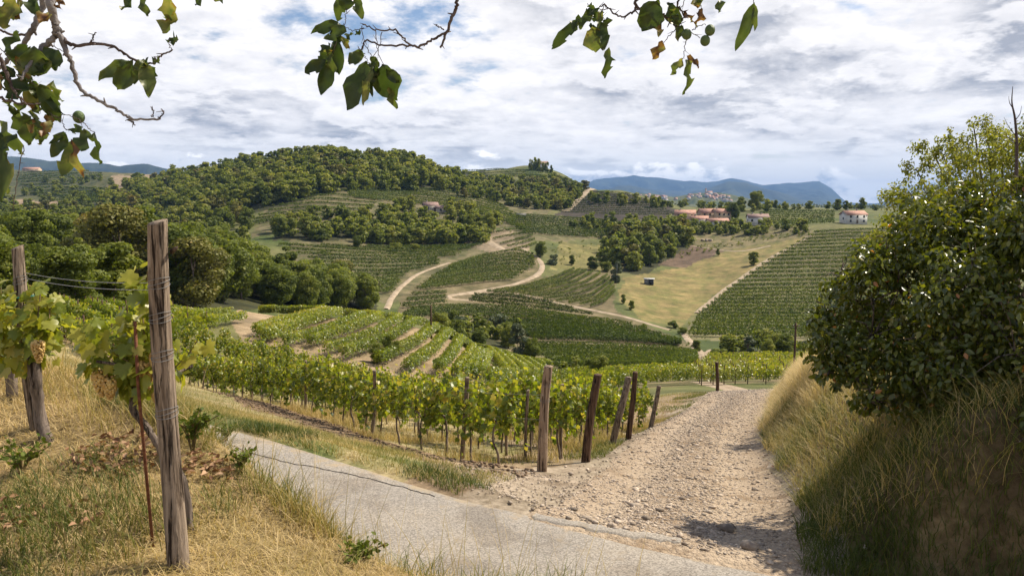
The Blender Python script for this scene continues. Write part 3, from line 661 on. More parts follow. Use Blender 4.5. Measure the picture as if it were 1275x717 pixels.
single(776,378,3.5,'near','small round shrub under the pale tree at the meadow edge',180,cat='shrub')
single(786,386,3.6,'near','low round shrub beside the dark lower vineyard',150,cat='shrub')
single(938,330,7.0,'near','round lone tree standing on the dry meadow by the slope track',250,width=1.35)
single(894,318,4.0,'far','small tree on the bank above the dry meadow',250)
single(802,408,1.6,'bush','tiny thorn tree on the lower edge of the dry meadow',150,cat='shrub')
single(491,313,5.4,'bush','round clipped looking shrub, left of two under the copse',200,cat='shrub',width=1.1)
single(516,313,4.6,'bush','round shrub, right of two under the copse',200,cat='shrub',width=1.1)
single(445,310,6.5,'near','dark pointed tree in front of the copse terraces',200)
single(398,300,6.5,'bush','round bright shrub at the lower left end of the copse',200,cat='shrub',width=1.4)
single(403,318,2.6,'bush','small dark shrub on a bare terrace under the copse',200,cat='shrub',width=1.3)
single(608,290,12,'near','large round tree at the right end of the long copse',250,width=1.5)
single(585,288,10,'near','broad tree beside the large one at the copse end',250,width=1.2)
single(673,320,8,'near','bushy tree leaning over the bend of the pale track',200,width=1.2)
single(690,330,5.5,'palebush','grey green bush right of the track bend',200,cat='bush')
single(712,330,5,'near','round bush on the meadow above the fan shaped vineyard',200,cat='bush',width=1.2)
single(738,336,6.5,'near','wide bush at the top of the fan shaped vineyard',200,cat='bush',width=1.5)
single(755,338,5,'bush','dark bush beside the fan vineyard top corner',200,cat='bush',width=1.2)
single(866,440,3.6,'near','round bush at the junction of the valley paths',120,cat='bush',width=1.1)
single(849,416,2.6,'bush','low bush on the corner of the lower vineyard',120,cat='bush')
single(838,408,2.4,'bush','small bush on the edge between meadow and lower vineyard',120,cat='bush',width=1.4)
single(895,447,2.6,'bush','small dark bush at the near end of the valley thicket',120,cat='bush',width=1.4)
single(942,262,17,'near','very large round crowned tree on the ridge above the hamlet',520,width=1.3)
single(922,263,12,'near','tree left of the very large ridge tree',520,width=1.2)
single(912,274,13,'near','dark tree right of the terracotta roofed houses',400,width=1.2)
single(1043,262,9,'far','bare stemmed pine behind the white house',440); single(1053,262,8,'far','second pine behind the white house',440)
single(735,232,11,'cypress','small tree at the top corner of the dark ploughed vineyard',600)
for q, px in enumerate((661, 666, 671, 676, 681, 686)): single(px, 211+q*.9, (12, 15, 14, 11, 12, 9)[q], 'far', 'tree in the little row round the white hilltop chapel', 700, 'trees round the hilltop chapel', width=.8)
for q, (px, py, h) in enumerate([(470,452,1.9),(486,446,2.4),(735,470,3.0),(718,462,2.6),(702,470,2.3),(770,478,2.0),(752,462,2.6),(745,474,3.4)]):
    single(px, py, h, 'near', 'small self sown green shrub among the vineyard rows', 42, 'self sown shrubs in the vineyards', 'shrub', 1.3)
# ---- the most visible 288 trees as things, the rest as one wood
TREES.sort(key=lambda q: -q[3]/q[1])
cnt_tree = [q for q in TREES]
special = [q for q in TREES if q[6] is None]; grouped = [q for q in TREES if q[6] is not None]
indiv = special+grouped[:290-len(special)]; rest = grouped[290-len(special):]
for (x, y, z, h, kind, label, group, cat, wd) in indiv:
    k = kind
    if y < 260 and k == 'far': k = 'near'
    cr, tr = KIND[k][int(rng.integers(len(KIND[k])))]
    nm_ = {'tree': 'tree', 'bush': 'bush', 'shrub': 'shrub'}[cat]
    o = empty(nm_, (x, y, z), label, cat, group, rng.uniform(0, 6.28), (h*wd, h*wd, h))
    kid(cr, o); kid(tr, o)
mb = MB()
low = {k: [crown_arrays(crown_lobes(20, .36 if k != 'cypress' else .12, .08, .84), 620, .115) for _ in range(5)] for k in ('far', 'far_autumn', 'cypress')}
mb2 = MB()
for (x, y, z, h, kind, label, group, cat, wd) in rest:
    kk = kind if kind in low else ('far_autumn' if 'autumn' in kind else 'far')
    V, F, T = low[kk][int(rng.integers(5))]; a = rng.uniform(0, 6.28); ca, sa = math.cos(a), math.sin(a)
    VV = V@np.array([[ca*h*wd, sa*h*wd, 0], [-sa*h*wd, ca*h*wd, 0], [0, 0, h]])+np.array([x, y, z])
    (mb2 if kk == 'far_autumn' else mb).add(VV, F, np.clip(T+rng.uniform(-.28, .25), 0, 1))
M['treestuff'] = M['tree']
tag(mb.build('distant_woodland', M['tree']), 'mass of green trees covering the far hills', 'woodland', kind='stuff')
tag(mb2.build('distant_turning_woodland', M['autumn']), 'ochre and brown trees mixed into the far woods', 'woodland', kind='stuff')
print('trees', len(TREES), len(indiv), len(rest))
# scrub: low cover on rough slopes
mb = MB()
def scrub(poly, n, hlo, hhi, ymin, ymax):
    P = np.array(poly, float); lo, hi = P.min(0), P.max(0); k = 0
    while k < n:
        px, py = rng.uniform(lo, hi)
        if not inpoly(np.array(px), np.array(py), poly): continue
        k += 1; g = ground_at(px, py, ymin, ymax); h = rng.uniform(hlo, hhi); V, F, T = low['far'][int(rng.integers(5))]
        m_ = len(F[0])//4; T = T[:m_*4]
        mb.add(V[:m_*4]*np.array([h*1.7, h*1.7, h])+g-np.array([0, 0, h*.15]), [F[0][:m_]], np.clip(T+rng.uniform(-.2, .3), 0, 1))
scrub([(820,330),(850,305),(1000,285),(1015,292),(950,300),(860,318)], 120, .8, 2.2, 250, 560)
scrub([(850,292),(880,278),(1000,275),(1010,285)], 70, 1.5, 3, 250, 600)
scrub([(640,330),(680,300),(760,300),(760,330)], 50, .7, 2.0, 200, 480)
scrub([(840,412),(870,395),(900,385),(880,425),(855,440)], 40, .4, 1.1, 120, 300)
scrub([(650,420),(640,455),(760,455),(860,462),(870,475),(700,490),(600,470)], 110, .5, 1.3, 60, 170)
scrub([(560,392),(680,400),(700,425),(600,420)], 40, .8, 1.8, 130, 260)
scrub([(490,265),(600,270),(640,290),(480,300)], 60, 1.0, 2.2, 300, 560)
scrub([(-50,400),(60,380),(180,400),(230,430),(50,430)], 60, .3, .9, 38, 120)
scrub([(300,270),(330,245),(560,235),(620,262)], 60, .8, 1.8, 400, 620)
tag(mb.build('undergrowth', M['tree']), 'low scrub scattered over rough banks and terrace edges', 'undergrowth', kind='stuff')
# ---------------------------------------------------------------- far vine rows
def resample(P, n):
    P = np.asarray(P, float); d = np.r_[0, np.cumsum(np.linalg.norm(np.diff(P, axis=0), axis=1))]
    s = np.linspace(0, d[-1], n); return np.stack([np.interp(s, d, P[:, k]) for k in range(P.shape[1])], 1)
def row_mesh(L, q, hgt=1.5, wid=.75, dens=1.0, tint0=.5):
    """a hedge of leaves along the ground polyline L"""
    d = np.linalg.norm(np.diff(L, axis=0), axis=1).sum()
    n = int(d*2.0*(hgt*2+wid)/(q*q)*dens*.62)+4
    t = rng.random(n)*(len(L)-1); i = np.minimum(t.astype(int), len(L)-2); f = (t-i)[:, None]
    O = L[i]*(1-f)+L[i+1]*f; T = unit(L[i+1]-L[i]); S = unit(np.cross(T, [0, 0, 1.]))
    s = rng.uniform(-1, 1, n); hh = rng.random(n)**.8; gaps = fbm(t*.9+L[0, 0], t*0+L[0, 1], 3)
    O = O+S*(s*wid*.5*(1.1-.3*hh))[:, None]; O[:, 2] += .45+(hgt-.45)*hh*(1+.25*gaps)
    N = unit(S*np.sign(s)[:, None]*.8+np.array([0, 0, .45])+.7*rdir(n)); sz = q*rng.uniform(.7, 1.35, n)
    V, F, TT = scatter(QUAD_T, QUAD_F, O, np.cross(N, rdir(n)), N, sz*.8, sz*1.1, np.clip(tint0+.16*rng.normal(size=n)+.18*(hh-.5)+.3*gaps, 0, 1))
    return V, F, TT
NROW = [0]
def field(label, group, guides, n, q, hgt=1.5, wid=.8, ymin=60, ymax=1600, tint=.5, dens=1.0, trim=None, mat='vinefar', posts=False):
    m = 40; Gd = [resample(g, m) for g in guides]; rows = []
    for k in range(n):
        t = k/(n-1) if n > 1 else 0; f = t*(len(Gd)-1); a = min(int(f), len(Gd)-2) if len(Gd) > 1 else 0; f -= a
        P = Gd[a]*(1-f)+Gd[a+1]*f if len(Gd) > 1 else Gd[0]
        if trim: P = resample(P[int(rng.integers(0, trim)):m-int(rng.integers(0, trim))], m)
        W = np.array([ground_at(px, py, ymin, ymax) for px, py in P])
        for c_ in (0, 1):
            pad = np.r_[[W[0, c_]]*2, W[:, c_], [W[-1, c_]]*2]; W[:, c_] = np.convolve(pad, [.1, .2, .4, .2, .1], 'valid')
        jp = np.nonzero(np.abs(np.diff(W[:, 1])) > 4+.012*W[:-1, 1])[0]
        if len(jp):
            cuts = np.r_[0, jp+1, len(W)]; sg = np.argmax(np.diff(cuts)); W = W[cuts[sg]:cuts[sg+1]]
            if len(W) < 5: continue
        W = resample(W, 60); W[:, 2] = height(W[:, 0], W[:, 1])
        V, F, T = row_mesh(W, q, hgt, wid, dens, tint+rng.uniform(-.05, .05))
        cane = MB().tube(W[::2]+np.array([0, 0, .75]), .025, 3, cap=False)      # the tied canes that join the row
        F = [np.vstack([F[0], cane.F[4][0]+len(V)])]; V = np.vstack([V, cane.V[0]]); T = np.concatenate([T, np.full(len(cane.V[0]), .3)])
        c = W[len(W)//2].copy()
        o = mesh_np('vine_row', V-c, F, M[mat], T, loc=c); tag(o, label, 'vine row', group); NROW[0] += 1
        if posts:
            for w_ in W[::8]: MB().tube([w_-c+np.array([0, 0, -.2]), w_-c+np.array([0, 0, hgt+.25])], [.05, .04], 5).build('post', M['darkpost'], o)
field('curving vine row on the amphitheatre slope inside the bend of the pale track', 'rows on the amphitheatre slope', [[(562,333),(600,321),(640,313),(665,319)], [(540,346),(600,336),(640,332),(668,334)], [(518,362),(560,357),(600,352),(640,348)]], 10, .38, 1.6, 2.0, ymin=120, ymax=420, tint=.45)
field('curving vine row on the slope between the track hairpin and the left path', 'rows left of the track hairpin', [[(512,370),(535,368),(556,367)], [(500,384),(530,381),(556,378)]], 3, .35, 1.6, 1.8, ymin=120, ymax=400, tint=.42)
field('long dark vine row just below the track hairpin', 'rows below the track hairpin', [[(508,389),(570,384),(640,386),(700,396),(790,408)], [(497,397),(570,394),(660,400),(760,412),(845,427)]], 4, .33, 1.6, 1.7, ymin=120, ymax=400, tint=.38)
field('short vine row in the dark lens between the two pale tracks', 'rows between the pale tracks', [[(590,370),(640,372),(690,380)], [(582,376),(640,382),(740,394)]], 3, .33, ymin=120, ymax=400, tint=.22)
field('dense dark vine row of the big field above the valley path', 'rows of the big lower field', [[(600,402),(680,405),(760,415),(850,429)], [(660,424),(720,425),(780,427),(850,431)]], 10, .30, 1.6, 1.3, ymin=110, ymax=260, tint=.28)
field('dense green vine row below the valley path', 'rows below the valley path', [[(655,432),(740,434),(830,438),(868,444)], [(690,462),(760,460),(820,462),(868,462)]], 10, .27, 1.6, 1.3, ymin=85, ymax=230, tint=.38)
fan_a = [[(605,366),(650,360),(690,348),(716,336)], [(625,368),(670,362),(710,352),(735,338)], [(660,372),(700,368),(740,355),(757,344)], [(700,379),(740,372),(764,352)], [(735,384),(752,378),(766,364)]]
field('green vine row of the fan shaped plot right of the track bend', 'rows of the fan shaped plot', fan_a, 11, .30, ymin=150, ymax=420, tint=.55, wid=.7)
field('vine row on the small pale terraces above the track bend', 'rows on the small pale terraces', [[(604,293),(640,287),(662,288)], [(622,306),(645,300),(664,294)], [(640,312),(655,309),(668,304)]], 5, .45, ymin=260, ymax=460, tint=.5)
field('level vine row on the broad right hand hillside', 'rows on the right hillside', [[(1012,291),(1060,288),(1120,287)], [(960,322),(1040,320),(1120,320)], [(905,361),(1010,359),(1120,358)], [(868,392),(1000,392),(1120,390)], [(855,418),(960,421),(1120,421)]], 30, .42, ymin=150, ymax=560, tint=.5, hgt=1.6, wid=2.1)
field('row in the green vineyard just behind the big valley thicket', 'rows beyond the valley thicket', [[(915,430),(1000,432),(1090,434)], [(985,440),(1020,442),(1090,446)]], 4, .28, ymin=120, ymax=230, tint=.5)
field('straight vine row on the slope under the dark ploughed field', 'rows under the dark field', [[(640,268),(700,272),(770,277)], [(628,278),(700,284),(775,288)], [(650,290),(700,294),(752,297)]], 10, .55, 1.6, 2.2, ymin=330, ymax=620, tint=.42)
field('dull brown vine row of the dark ploughed hill field', 'rows of the dark hill field', [[(738,240),(760,240),(785,242)], [(715,252),(770,253),(815,255)], [(695,264),(770,268),(848,268)]], 13, .6, ymin=420, ymax=760, tint=.12, hgt=1.2, dens=.7)
field('vine row on the crown of the second hill', 'rows on the second hill top', [[(575,213),(620,209),(665,210)], [(585,222),(640,219),(710,222)], [(680,216),(700,222),(725,230)]], 8, .9, ymin=700, ymax=1000, tint=.4)
field('bright vine row on the terrace just below the wooded hilltop', 'rows below the wooded hilltop', [[(440,236),(520,236),(580,240),(620,252)], [(430,242),(520,244),(580,252),(650,272)], [(440,247),(500,252),(580,262),(640,280)]], 9, .6, ymin=400, ymax=640, tint=.55, wid=2.2)
field('vine row on the stepped terraces left of the hillside copse', 'rows on the left stepped terraces', [[(395,240),(430,238),(470,246)], [(350,255),(400,252),(470,257)], [(316,272),(370,266),(440,268)], [(312,282),(335,276),(350,274)]], 9, .55, ymin=350, ymax=640, tint=.42, wid=2.0)
field('vine row on the terraces below the long copse', 'rows on the terraces below the copse', [[(535,309),(580,308),(602,306)], [(345,306),(450,313),(540,316),(590,312)], [(365,328),(470,330),(530,328),(560,326)], [(405,348),(470,350),(512,344)], [(462,366),(478,366),(492,362)]], 17, .42, 1.6, 1.7, ymin=200, ymax=480, tint=.42, trim=5)
field('far vine row on the green hill at the left edge', 'rows on the far left hill', [[(20,216),(90,214),(130,213)], [(20,226),(80,224),(128,226)], [(30,240),(90,240),(150,244)], [(60,251),(100,250),(140,254)]], 12, 1.4, ymin=650, ymax=1500, tint=.35, hgt=2.2, wid=1.5)
field('vine row on the terrace left of the white ridge house', 'rows left of the white ridge house', [[(950,263),(1000,264),(1040,264)], [(930,277),(990,280),(1040,278)]], 7, .6, ymin=430, ymax=640, tint=.4)
# the striped spur: rows wrap over its shoulder
spur = [[(215,392),(262,383),(330,377),(418,386)], [(228,404),(290,392),(350,382),(420,388)],
        [(322,434),(360,418),(420,396),(462,384)], [(385,436),(440,416),(480,398),(500,394)],
        [(425,452),(480,432),(520,406),(538,402),(560,415)], [(470,458),(520,434),(545,410),(562,410),(590,432)],
        [(505,468),(540,444),(560,416),(578,416),(612,446)], [(545,470),(566,446),(574,424),(592,424),(635,458)],
        [(575,474),(590,450),(588,432),(604,430),(655,468)]]
for k, g in enumerate(spur):
    field(['upper', 'second', 'third', 'fourth', 'fifth', 'sixth', 'seventh', 'eighth', 'lowest'][k]+' vine row of the striped spur, brown bank under it', 'rows on the striped spur', [g, g], 1, .16, 1.4, 1.1 if k > 1 else 1.5, ymin=62, ymax=125, tint=.5, dens=1.3, mat='vine', posts=False)
for k, g in enumerate([[(216,384),(262,377),(330,372),(410,379)], [(222,394),(262,388),(320,382),(380,379),(425,386)], [(318,422),(350,410),(410,393),(470,380)], [(325,430),(356,414),(415,396),(474,384)]]):
    field(['highest back', 'second back', 'third back', 'fourth back', 'fifth back', 'sixth back'][k]+' row of a double band on the striped spur', 'rows on the striped spur', [g, g], 1, .17, 1.35, 1.1, ymin=62, ymax=125, tint=.6, mat='vine', posts=False)
for k, g in enumerate([[(212,402),(250,400),(288,397)], [(222,413),(262,410),(305,402)]]):
    field(['upper', 'lower'][k]+' short vine row at the bare left corner of the striped spur', 'rows on the striped spur', [g, g], 1, .17, 1.2, .9, ymin=62, ymax=125, tint=.6, mat='vine')
for k, g in enumerate([[(222,398),(275,387),(340,379),(420,385)], [(350,438),(405,420),(450,400),(482,390)], [(405,446),(465,424),(500,400),(512,396)]]):
    field(['first', 'second', 'third', 'fourth', 'fifth', 'sixth'][k]+' inner vine row of the striped spur, between two of its broad rows', 'rows on the striped spur', [g, g], 1, .16, 1.3, .9, ymin=62, ymax=125, tint=.5, dens=1.2, mat='vine', posts=False)
field('short vine row filling the low right corner of the striped spur', 'corner rows of the striped spur', [[(566,474),(580,456),(590,440),(594,436)], [(598,474),(603,462),(607,450),(612,446)]], 4, .16, 1.35, 1.0, ymin=62, ymax=125, tint=.5, dens=1.2, mat='vine')
field('vine row curving down the right flank of the striped spur', 'rows on the right flank of the spur', [[(548,396),(590,404),(640,425),(700,470)], [(560,400),(592,412),(630,436),(670,474)], [(574,408),(596,424),(615,446),(632,474)]], 7, .16, 1.4, .9, ymin=66, ymax=135, tint=.48, dens=1.2, mat='vine')
field('yellow green vine row just beyond the crest of the gravel track', 'rows beyond the track crest', [[(872,480),(930,478),(1010,478)], [(862,468),(930,462),(1010,462)], [(880,450),(940,449),(1010,449)]], 10, .17, 1.6, .9, ymin=50, ymax=150, tint=.62, mat='vine', posts=True)
field('vine row on the slope below the upright posts', 'rows on the slope below the posts', [[(640,500),(740,492),(800,482),(870,478)], [(600,480),(700,474),(790,470),(870,468)]], 5, .17, 1.6, .9, ymin=44, ymax=110, tint=.55, mat='vine')
field('vine row running down the slope at the left, below the grass bank', 'rows on the left slope', [[(70,392),(130,425),(190,455)], [(95,378),(165,405),(240,430)], [(120,366),(200,392),(270,415)], [(60,408),(110,440),(160,462)]], 7, .13, 1.3, .8, ymin=22, ymax=75, tint=.5, mat='vine', posts=True)
print('rows', NROW[0])
# ---------------------------------------------------------------- near vines, one by one
def make_vine(nl, size, h=1.6):
    """trunk base at origin, row along local x"""
    root = {}
    mb = MB(); bx, by = rng.uniform(-.08, .08, 2)
    P = np.array([(0, 0, -.1), (.02+bx*.3, by*.3, .2), (bx, by, .42), (bx*1.2, by*.8, .66), (bx*.6, 0, .78)])
    mb.tube(catmull(P, 4), np.linspace(.026, .018, 17)*rng.uniform(.9, 1.15, 17), 6)
    for s in (-1, 1): mb.tube(catmull(np.array([(bx*.6, 0, .74), (s*.22, .01, .84), (s*.48, 0, .86)]), 4), [.016]*3+[.012]*3+[.008]*3, 5)
    tr = mesh_np('trunk', np.vstack(mb.V), [np.vstack(v) for v in mb.F.values()], M['bark'], np.concatenate(mb.T), link=False)
    ns = 11; O, N, D, T = [], [], [], []; per = nl//ns; mb = MB()
    for k in range(ns):
        x0 = rng.uniform(-.5, .5); top = h*rng.uniform(.78, 1.12); lean = rng.uniform(-.15, .15, 2)
        t = rng.random(per); hang = rng.random() < .16
        z = .78+(top-.78)*t if not hang else .85+.3*t-.75*t*t
        ax = np.stack([x0+lean[0]*t, lean[1]*t*1.5+(rng.choice([-1, 1])*.25*t if hang else 0), z], 1)
        d = rdir(per, -.3); O.append(ax+d*rng.uniform(.03, .17, per)[:, None])
        N.append(unit(d*np.array([.6, 1, .5])+np.array([0, 0, .35])+.55*rdir(per))); D.append(unit(np.array([0, 0, -.8])+.7*rdir(per)+.4*d))
        T.append(np.clip(.5+.22*rng.normal(size=per)+.16*(z-1), 0, .97)+(rng.random(per) < .05)*.5)
        tt = np.linspace(0, 1, 5); zz = .78+(top-.78)*tt if not hang else .85+.3*tt-.75*tt*tt
        mb.tube(np.stack([x0+lean[0]*tt, lean[1]*tt*1.5, zz], 1), .005, 3, cap=False)
    O, N, D, T = map(np.concatenate, (O, N, D, T)); s = size*rng.uniform(.6, 1.15, len(O))
    V, F, TT = scatter(GRAPE_T, GRAPE_F, O, D, N, s*1.05, s, np.clip(T, 0, 1))
    fo = mesh_np('foliage', V, F, M['vine'], TT, link=False)
    sh = mesh_np('shoots', np.vstack(mb.V), [np.vstack(v) for v in mb.F.values()], M['greenwood'], np.concatenate(mb.T), link=False)
    return fo, tr, sh
M['greenwood'] = plain_mat('young_shoots', (.10, .07, .03), (.18, .13, .05), 30, .7, 0)
VK = [make_vine(int(rng.integers(230, 340)), .112) for _ in range(9)]
BASE = catmull(BASE3, 14)[:, :2]
bs = np.r_[0, np.cumsum(np.linalg.norm(np.diff(BASE, axis=0), axis=1))]; s0 = np.interp(0, [0], [0])
k0 = np.argmin(np.hypot(BASE[:, 0]-.5, BASE[:, 1]-11.9)); S_START = bs[k0]
bT = unit(np.gradient(BASE, axis=0)); bN = np.c_[bT[:, 1], -bT[:, 0]]       # towards the far side
def on_row(d, s):
    c = [np.interp(s, bs, BASE[:, k]) for k in (0, 1)]; nrm = [np.interp(s, bs, bN[:, k]) for k in (0, 1)]
    return np.array([c[0]+nrm[0]*d, c[1]+nrm[1]*d]), math.atan2(np.interp(s, bs, bT[:, 1]), np.interp(s, bs, bT[:, 0]))
ROWD = [0, 1.65, 3.6, 5.2, 6.9, 8.4, 10.4, 12.4]
ORD = ['nearest', 'second', 'third', 'fourth', 'fifth', 'sixth', 'seventh', 'farthest']
ROWS = []; nv = 0
for ri, d in enumerate(ROWD):
    s = 2.0; end = bs[-1]*(.86 if ri == 0 else .80); first = None; pts = []
    while s < end:
        p, a = on_row(d, s)
        dd, sd_, _ = poly_dist(np.array([p[0]]), np.array([p[1]]), TRACKC); rd, _, _ = poly_dist(np.array([p[0]]), np.array([p[1]]), ROADC)
        ok = dd[0] > 2.35 and sd_[0] > 0 and p[1] > 11.6 and rd[0] > 2.6 and p[0] < 12
        if d == 0: ok = s > S_START+.85
        if ok:
            if first is None: first = s
            pts.append((p, a))
        s += .95+rng.uniform(-.08, .08)
    ROWS.append((d, first, pts))
    for k, (p, a) in enumerate(pts):
        if nv >= 285: break
        if math.hypot(*p) > 47: continue
        nv += 1
        fo, tr, sh = VK[int(rng.integers(len(VK)))]; sc = rng.uniform(.86, 1.08)
        o = empty('grapevine', (p[0], p[1], hz(*p)), 'leafy grapevine in the %s row behind the asphalt road' % ORD[ri], 'grapevine', 'grapevines of the %s row' % ORD[ri], a+(math.pi if rng.random() < .5 else 0), sc)
        kid(fo, o); kid(tr, o)
        if p[1] < 26: kid(sh, o)
print('vines', nv)
# ---------------------------------------------------------------- posts
def post_mesh(h, r0, r1, seed, n=20, rings=46, rough=.10, slant=.0):
    n = 40; rings = 120; a = np.arange(n)/n*2*math.pi; z = np.linspace(-.25, h, rings)
    V = []
    for q in z:
        f = (q+.25)/(h+.25); r = r0+(r1-r0)*f
        cr = fbm(np.cos(a)*2.2+seed*7, np.sin(a)*2.2+q*1.2, 3)*.9*rough+fbm(a*3.2*1.0+seed, a*0+q*2.0, 3)*rough*.8*np.cos(a/2)**2
        dr = r*(1+1.5*cr); ox = .03*math.sin(q*2.1+seed)*h/2; oy = .02*math.sin(q*3.3+seed*2)
        zz = q+(slant*np.cos(a-1.0) if q == z[-1] else 0)
        V.append(np.stack([ox+dr*np.cos(a), oy+dr*np.sin(a), zz+a*0], 1))
    n = 40; V = np.vstack(V); i = np.arange(rings-1)[:, None]*n; j = np.arange(n)[None]; k = (j+1) % n
    F = np.stack([i+j, i+k, i+n+k, i+n+j], -1).reshape(-1, 4); cap = np.array([np.arange(n)+(rings-1)*n])
    return V, [F, cap]
def post(px_t, py_t, px_b, py_b, Y, r0, r1, mat, label, seed=1, group=None, lean=None, wires=(), name='vineyard_post'):
    b = pixdepth(px_b, py_b, Y); b[2] = hz(b[0], b[1]); tp = pixdepth(px_t, py_t, Y+(lean or 0)); v = tp-b; h = float(np.linalg.norm(v))
    V, F = post_mesh(h, r0, r1, seed, slant=.012)
    zax = v/h; xax = unit(np.cross([0, 1, 0], zax)); yax = np.cross(zax, xax); Rm = np.stack([xax, yax, zax], 1)
    o = empty(name, b, label, 'post', group)
    mesh_np('shaft', V@Rm.T, F, mat, np.full(len(V), .5), o, True)
    for wz in wires:
        mb = MB()
        for q in range(3):
            a = np.linspace(0, 6.283, 22); rr = (r0+(r1-r0)*wz/h)*1.06+.002
            P = np.stack([.03*math.sin(wz*2.1+seed)*h/2+rr*np.cos(a), .02*math.sin(wz*3.3+seed*2)+rr*np.sin(a), wz+.012*(q-1)+.012*np.sin(a+q)], 1)@Rm.T; mb.tube(P, .0013, 4, cap=False)
        mb.build('wire_tie', M['wire'], o)
    return o, b, Rm, h
mp, mpb, mpR, mph = post(199,276,224,735,3.35,.047,.039,M['post'],'tall weathered grey post with wire ties in the left foreground',3,wires=(.72,.98,1.15,1.30))
mb = MB(); pt = mpb+mpR@np.array([.045, -.005, mph-.13])-mpb; mb.tube([pt, pt+np.array([.025, -.01, .015]), pt+np.array([.032, -.01, .022])], [.012, .009, .004], 6); mb.build('branch_stub', M['post'], mp, True)
lp, lpb, lpR, lph = post(18,308,52,562,4.7,.040,.034,M['post'],'old split post with a green tie at the left edge',11,wires=(.93,))
mb = MB()
for zq in (lph*.43, lph*.73):
    a = np.linspace(0, 6.283, 18); P = np.stack([.052*1.08*np.cos(a)+.02, .052*1.08*np.sin(a), zq+a*0], 1)@lpR.T; mb.tube(P, .004, 5, cap=False)
mb.build('green_tie', M['green_tie'], lp)
post(684,456,673,586,12,.082,.072,M['sawn'],'thick pale sawn post at the end of the nearest vine row',21,lean=.1,wires=(1.15,1.4))
post(744,466,729,576,13.5,.085,.07,M['darkpost'],'thick dark bark covered post right of the pale sawn one',22,lean=.15)
post(782,469,764,556,17,.082,.07,M['post'],'grey leaning post, left of the crossed pair by the track',23,lean=.2)
post(790,463,783,549,18,.07,.06,M['darkpost'],'dark upright post touching the grey leaning one',24)
post(820,480,810,546,22,.075,.06,M['post'],'grey post at the edge of the gravel track below the vines',25,lean=.2)
post(893,451,893,486,44,.10,.09,M['darkpost'],'dark post on the crest of the gravel track',26)
for q, (a_, b_, Y) in enumerate([((580,470),(577,575),14), ((466,461),(464,546),17.2), ((381,449),(379,516),22.3), ((316,452),(313,500),27)]):
    post(a_[0], a_[1], b_[0], b_[1], Y, .045, .04, M['post'], 'slim grey post among the vines of the nearest row', 30+q, 'slim posts of the nearest row')
post(455,470,453,532,20,.03,.03,M['darkpost'],'slim dark stake in the second vine row',40); post(700,478,699,560,14.6,.035,.03,M['post'],'slim grey stake between the pale sawn post and the dark post',41)
for q, (px, py, Y) in enumerate([(252,492,30),(235,488,31.5),(520,545,18),(630,560,15.4),(655,566,14.2)]):
    post(px+2, py-52*22/Y, px, py, Y, .03, .028, M['post'], 'thin vine stake in the rows behind the road', 50+q, 'thin vine stakes')
# ---------------------------------------------------------------- foreground vines
def big_leaves(mb, axis_pts, n, spread, size, tlo=.42, thi=.88, down=.8):
    A_ = catmull(np.asarray(axis_pts, float), 12); i = rng.integers(0, len(A_), n)
    d = rdir(n, 0); O = A_[i]+d*(spread*rng.random(n)**.6)[:, None]; N = unit(d*.7+np.array([-.1, -.7, .45])+.6*rdir(n)); D = unit(np.array([0, 0, -down])+.6*rdir(n)+.5*d)
    s = size*rng.uniform(.55, 1.2, n); V, F, T = scatter(GRAPE_T, GRAPE_F, O, D, N, s*1.05, s, rng.uniform(tlo, thi, n)); mb.add(V, F, T)
def grapes(p, L, r, name='grape_bunch', parent=None, base=None):
    mb = MB(); k = 0; a_ = np.arange(6)/6*6.283
    S = np.array([(0, 0, 1)]+[(math.cos(b+o)*c, math.sin(b+o)*c, z) for z, c, o in ((.5, .87, 0), (-.5, .87, .5)) for b in a_]+[(0, 0, -1)])
    F3 = [(0, 1+i, 1+(i+1) % 6) for i in range(6)]+[(13, 7+(i+1) % 6, 7+i) for i in range(6)]; F4 = [(1+i, 7+i, 7+(i+1) % 6, 1+(i+1) % 6) for i in range(6)]
    for t in np.linspace(0, 1, 16):
        R_ = r*(1-t)**.6*(.55+.45*math.sin(min(1, t*4)*1.57)); m_ = max(1, int(6.28*R_/.016))
        for q in range(m_):
            a = q/m_*6.283+rng.uniform(0, .6); c = p+np.array([R_*math.cos(a), R_*math.sin(a), -t*L+rng.uniform(-.005, .005)])
            mb.add(S*.0095*rng.uniform(.85, 1.1)+c-base, [F3, F4])
    return mb.build(name, M['grape'], parent, True)
# vine leaning against the main post
Yv = 3.6
def pv(px, py, Y=Yv): return pixdepth(px, py, Y)
b0 = pv(236,608,3.7); b0[2] = hz(b0[0], b0[1])
vine = empty('grapevine', b0, 'sunlit grapevine with ripe yellow bunches twisting up beside the tall grey post', 'grapevine')
mb = MB(); TP = catmull(np.array([b0+[0, 0, -.1], pv(228,600,3.7), pv(212,585,3.65), pv(200,560), pv(185,535), pv(166,510), pv(168,490), pv(174,470), pv(178,430)]), 6)-b0
mb.tube(TP, np.interp(np.linspace(0, 1, len(TP)), [0, .3, .6, .8, 1], [.024, .018, .016, .019, .008]), 9, wob=.22)
mb.tube(catmull(np.array([pv(209,600,3.66), pv(204,585,3.66), pv(203,572,3.64)]), 4)-b0, .012, 6, wob=.1)
mb.tube(catmull(np.array([pv(176,470), pv(150,455,3.55), pv(120,450,3.5)]), 5)-b0, .008, 5); mb.tube(catmull(np.array([pv(178,465), pv(205,470,3.6), pv(240,455,3.7)]), 5)-b0, .008, 5)
mb.build('trunk', M['bark'], vine, True)
mb = MB(); sh = MB()
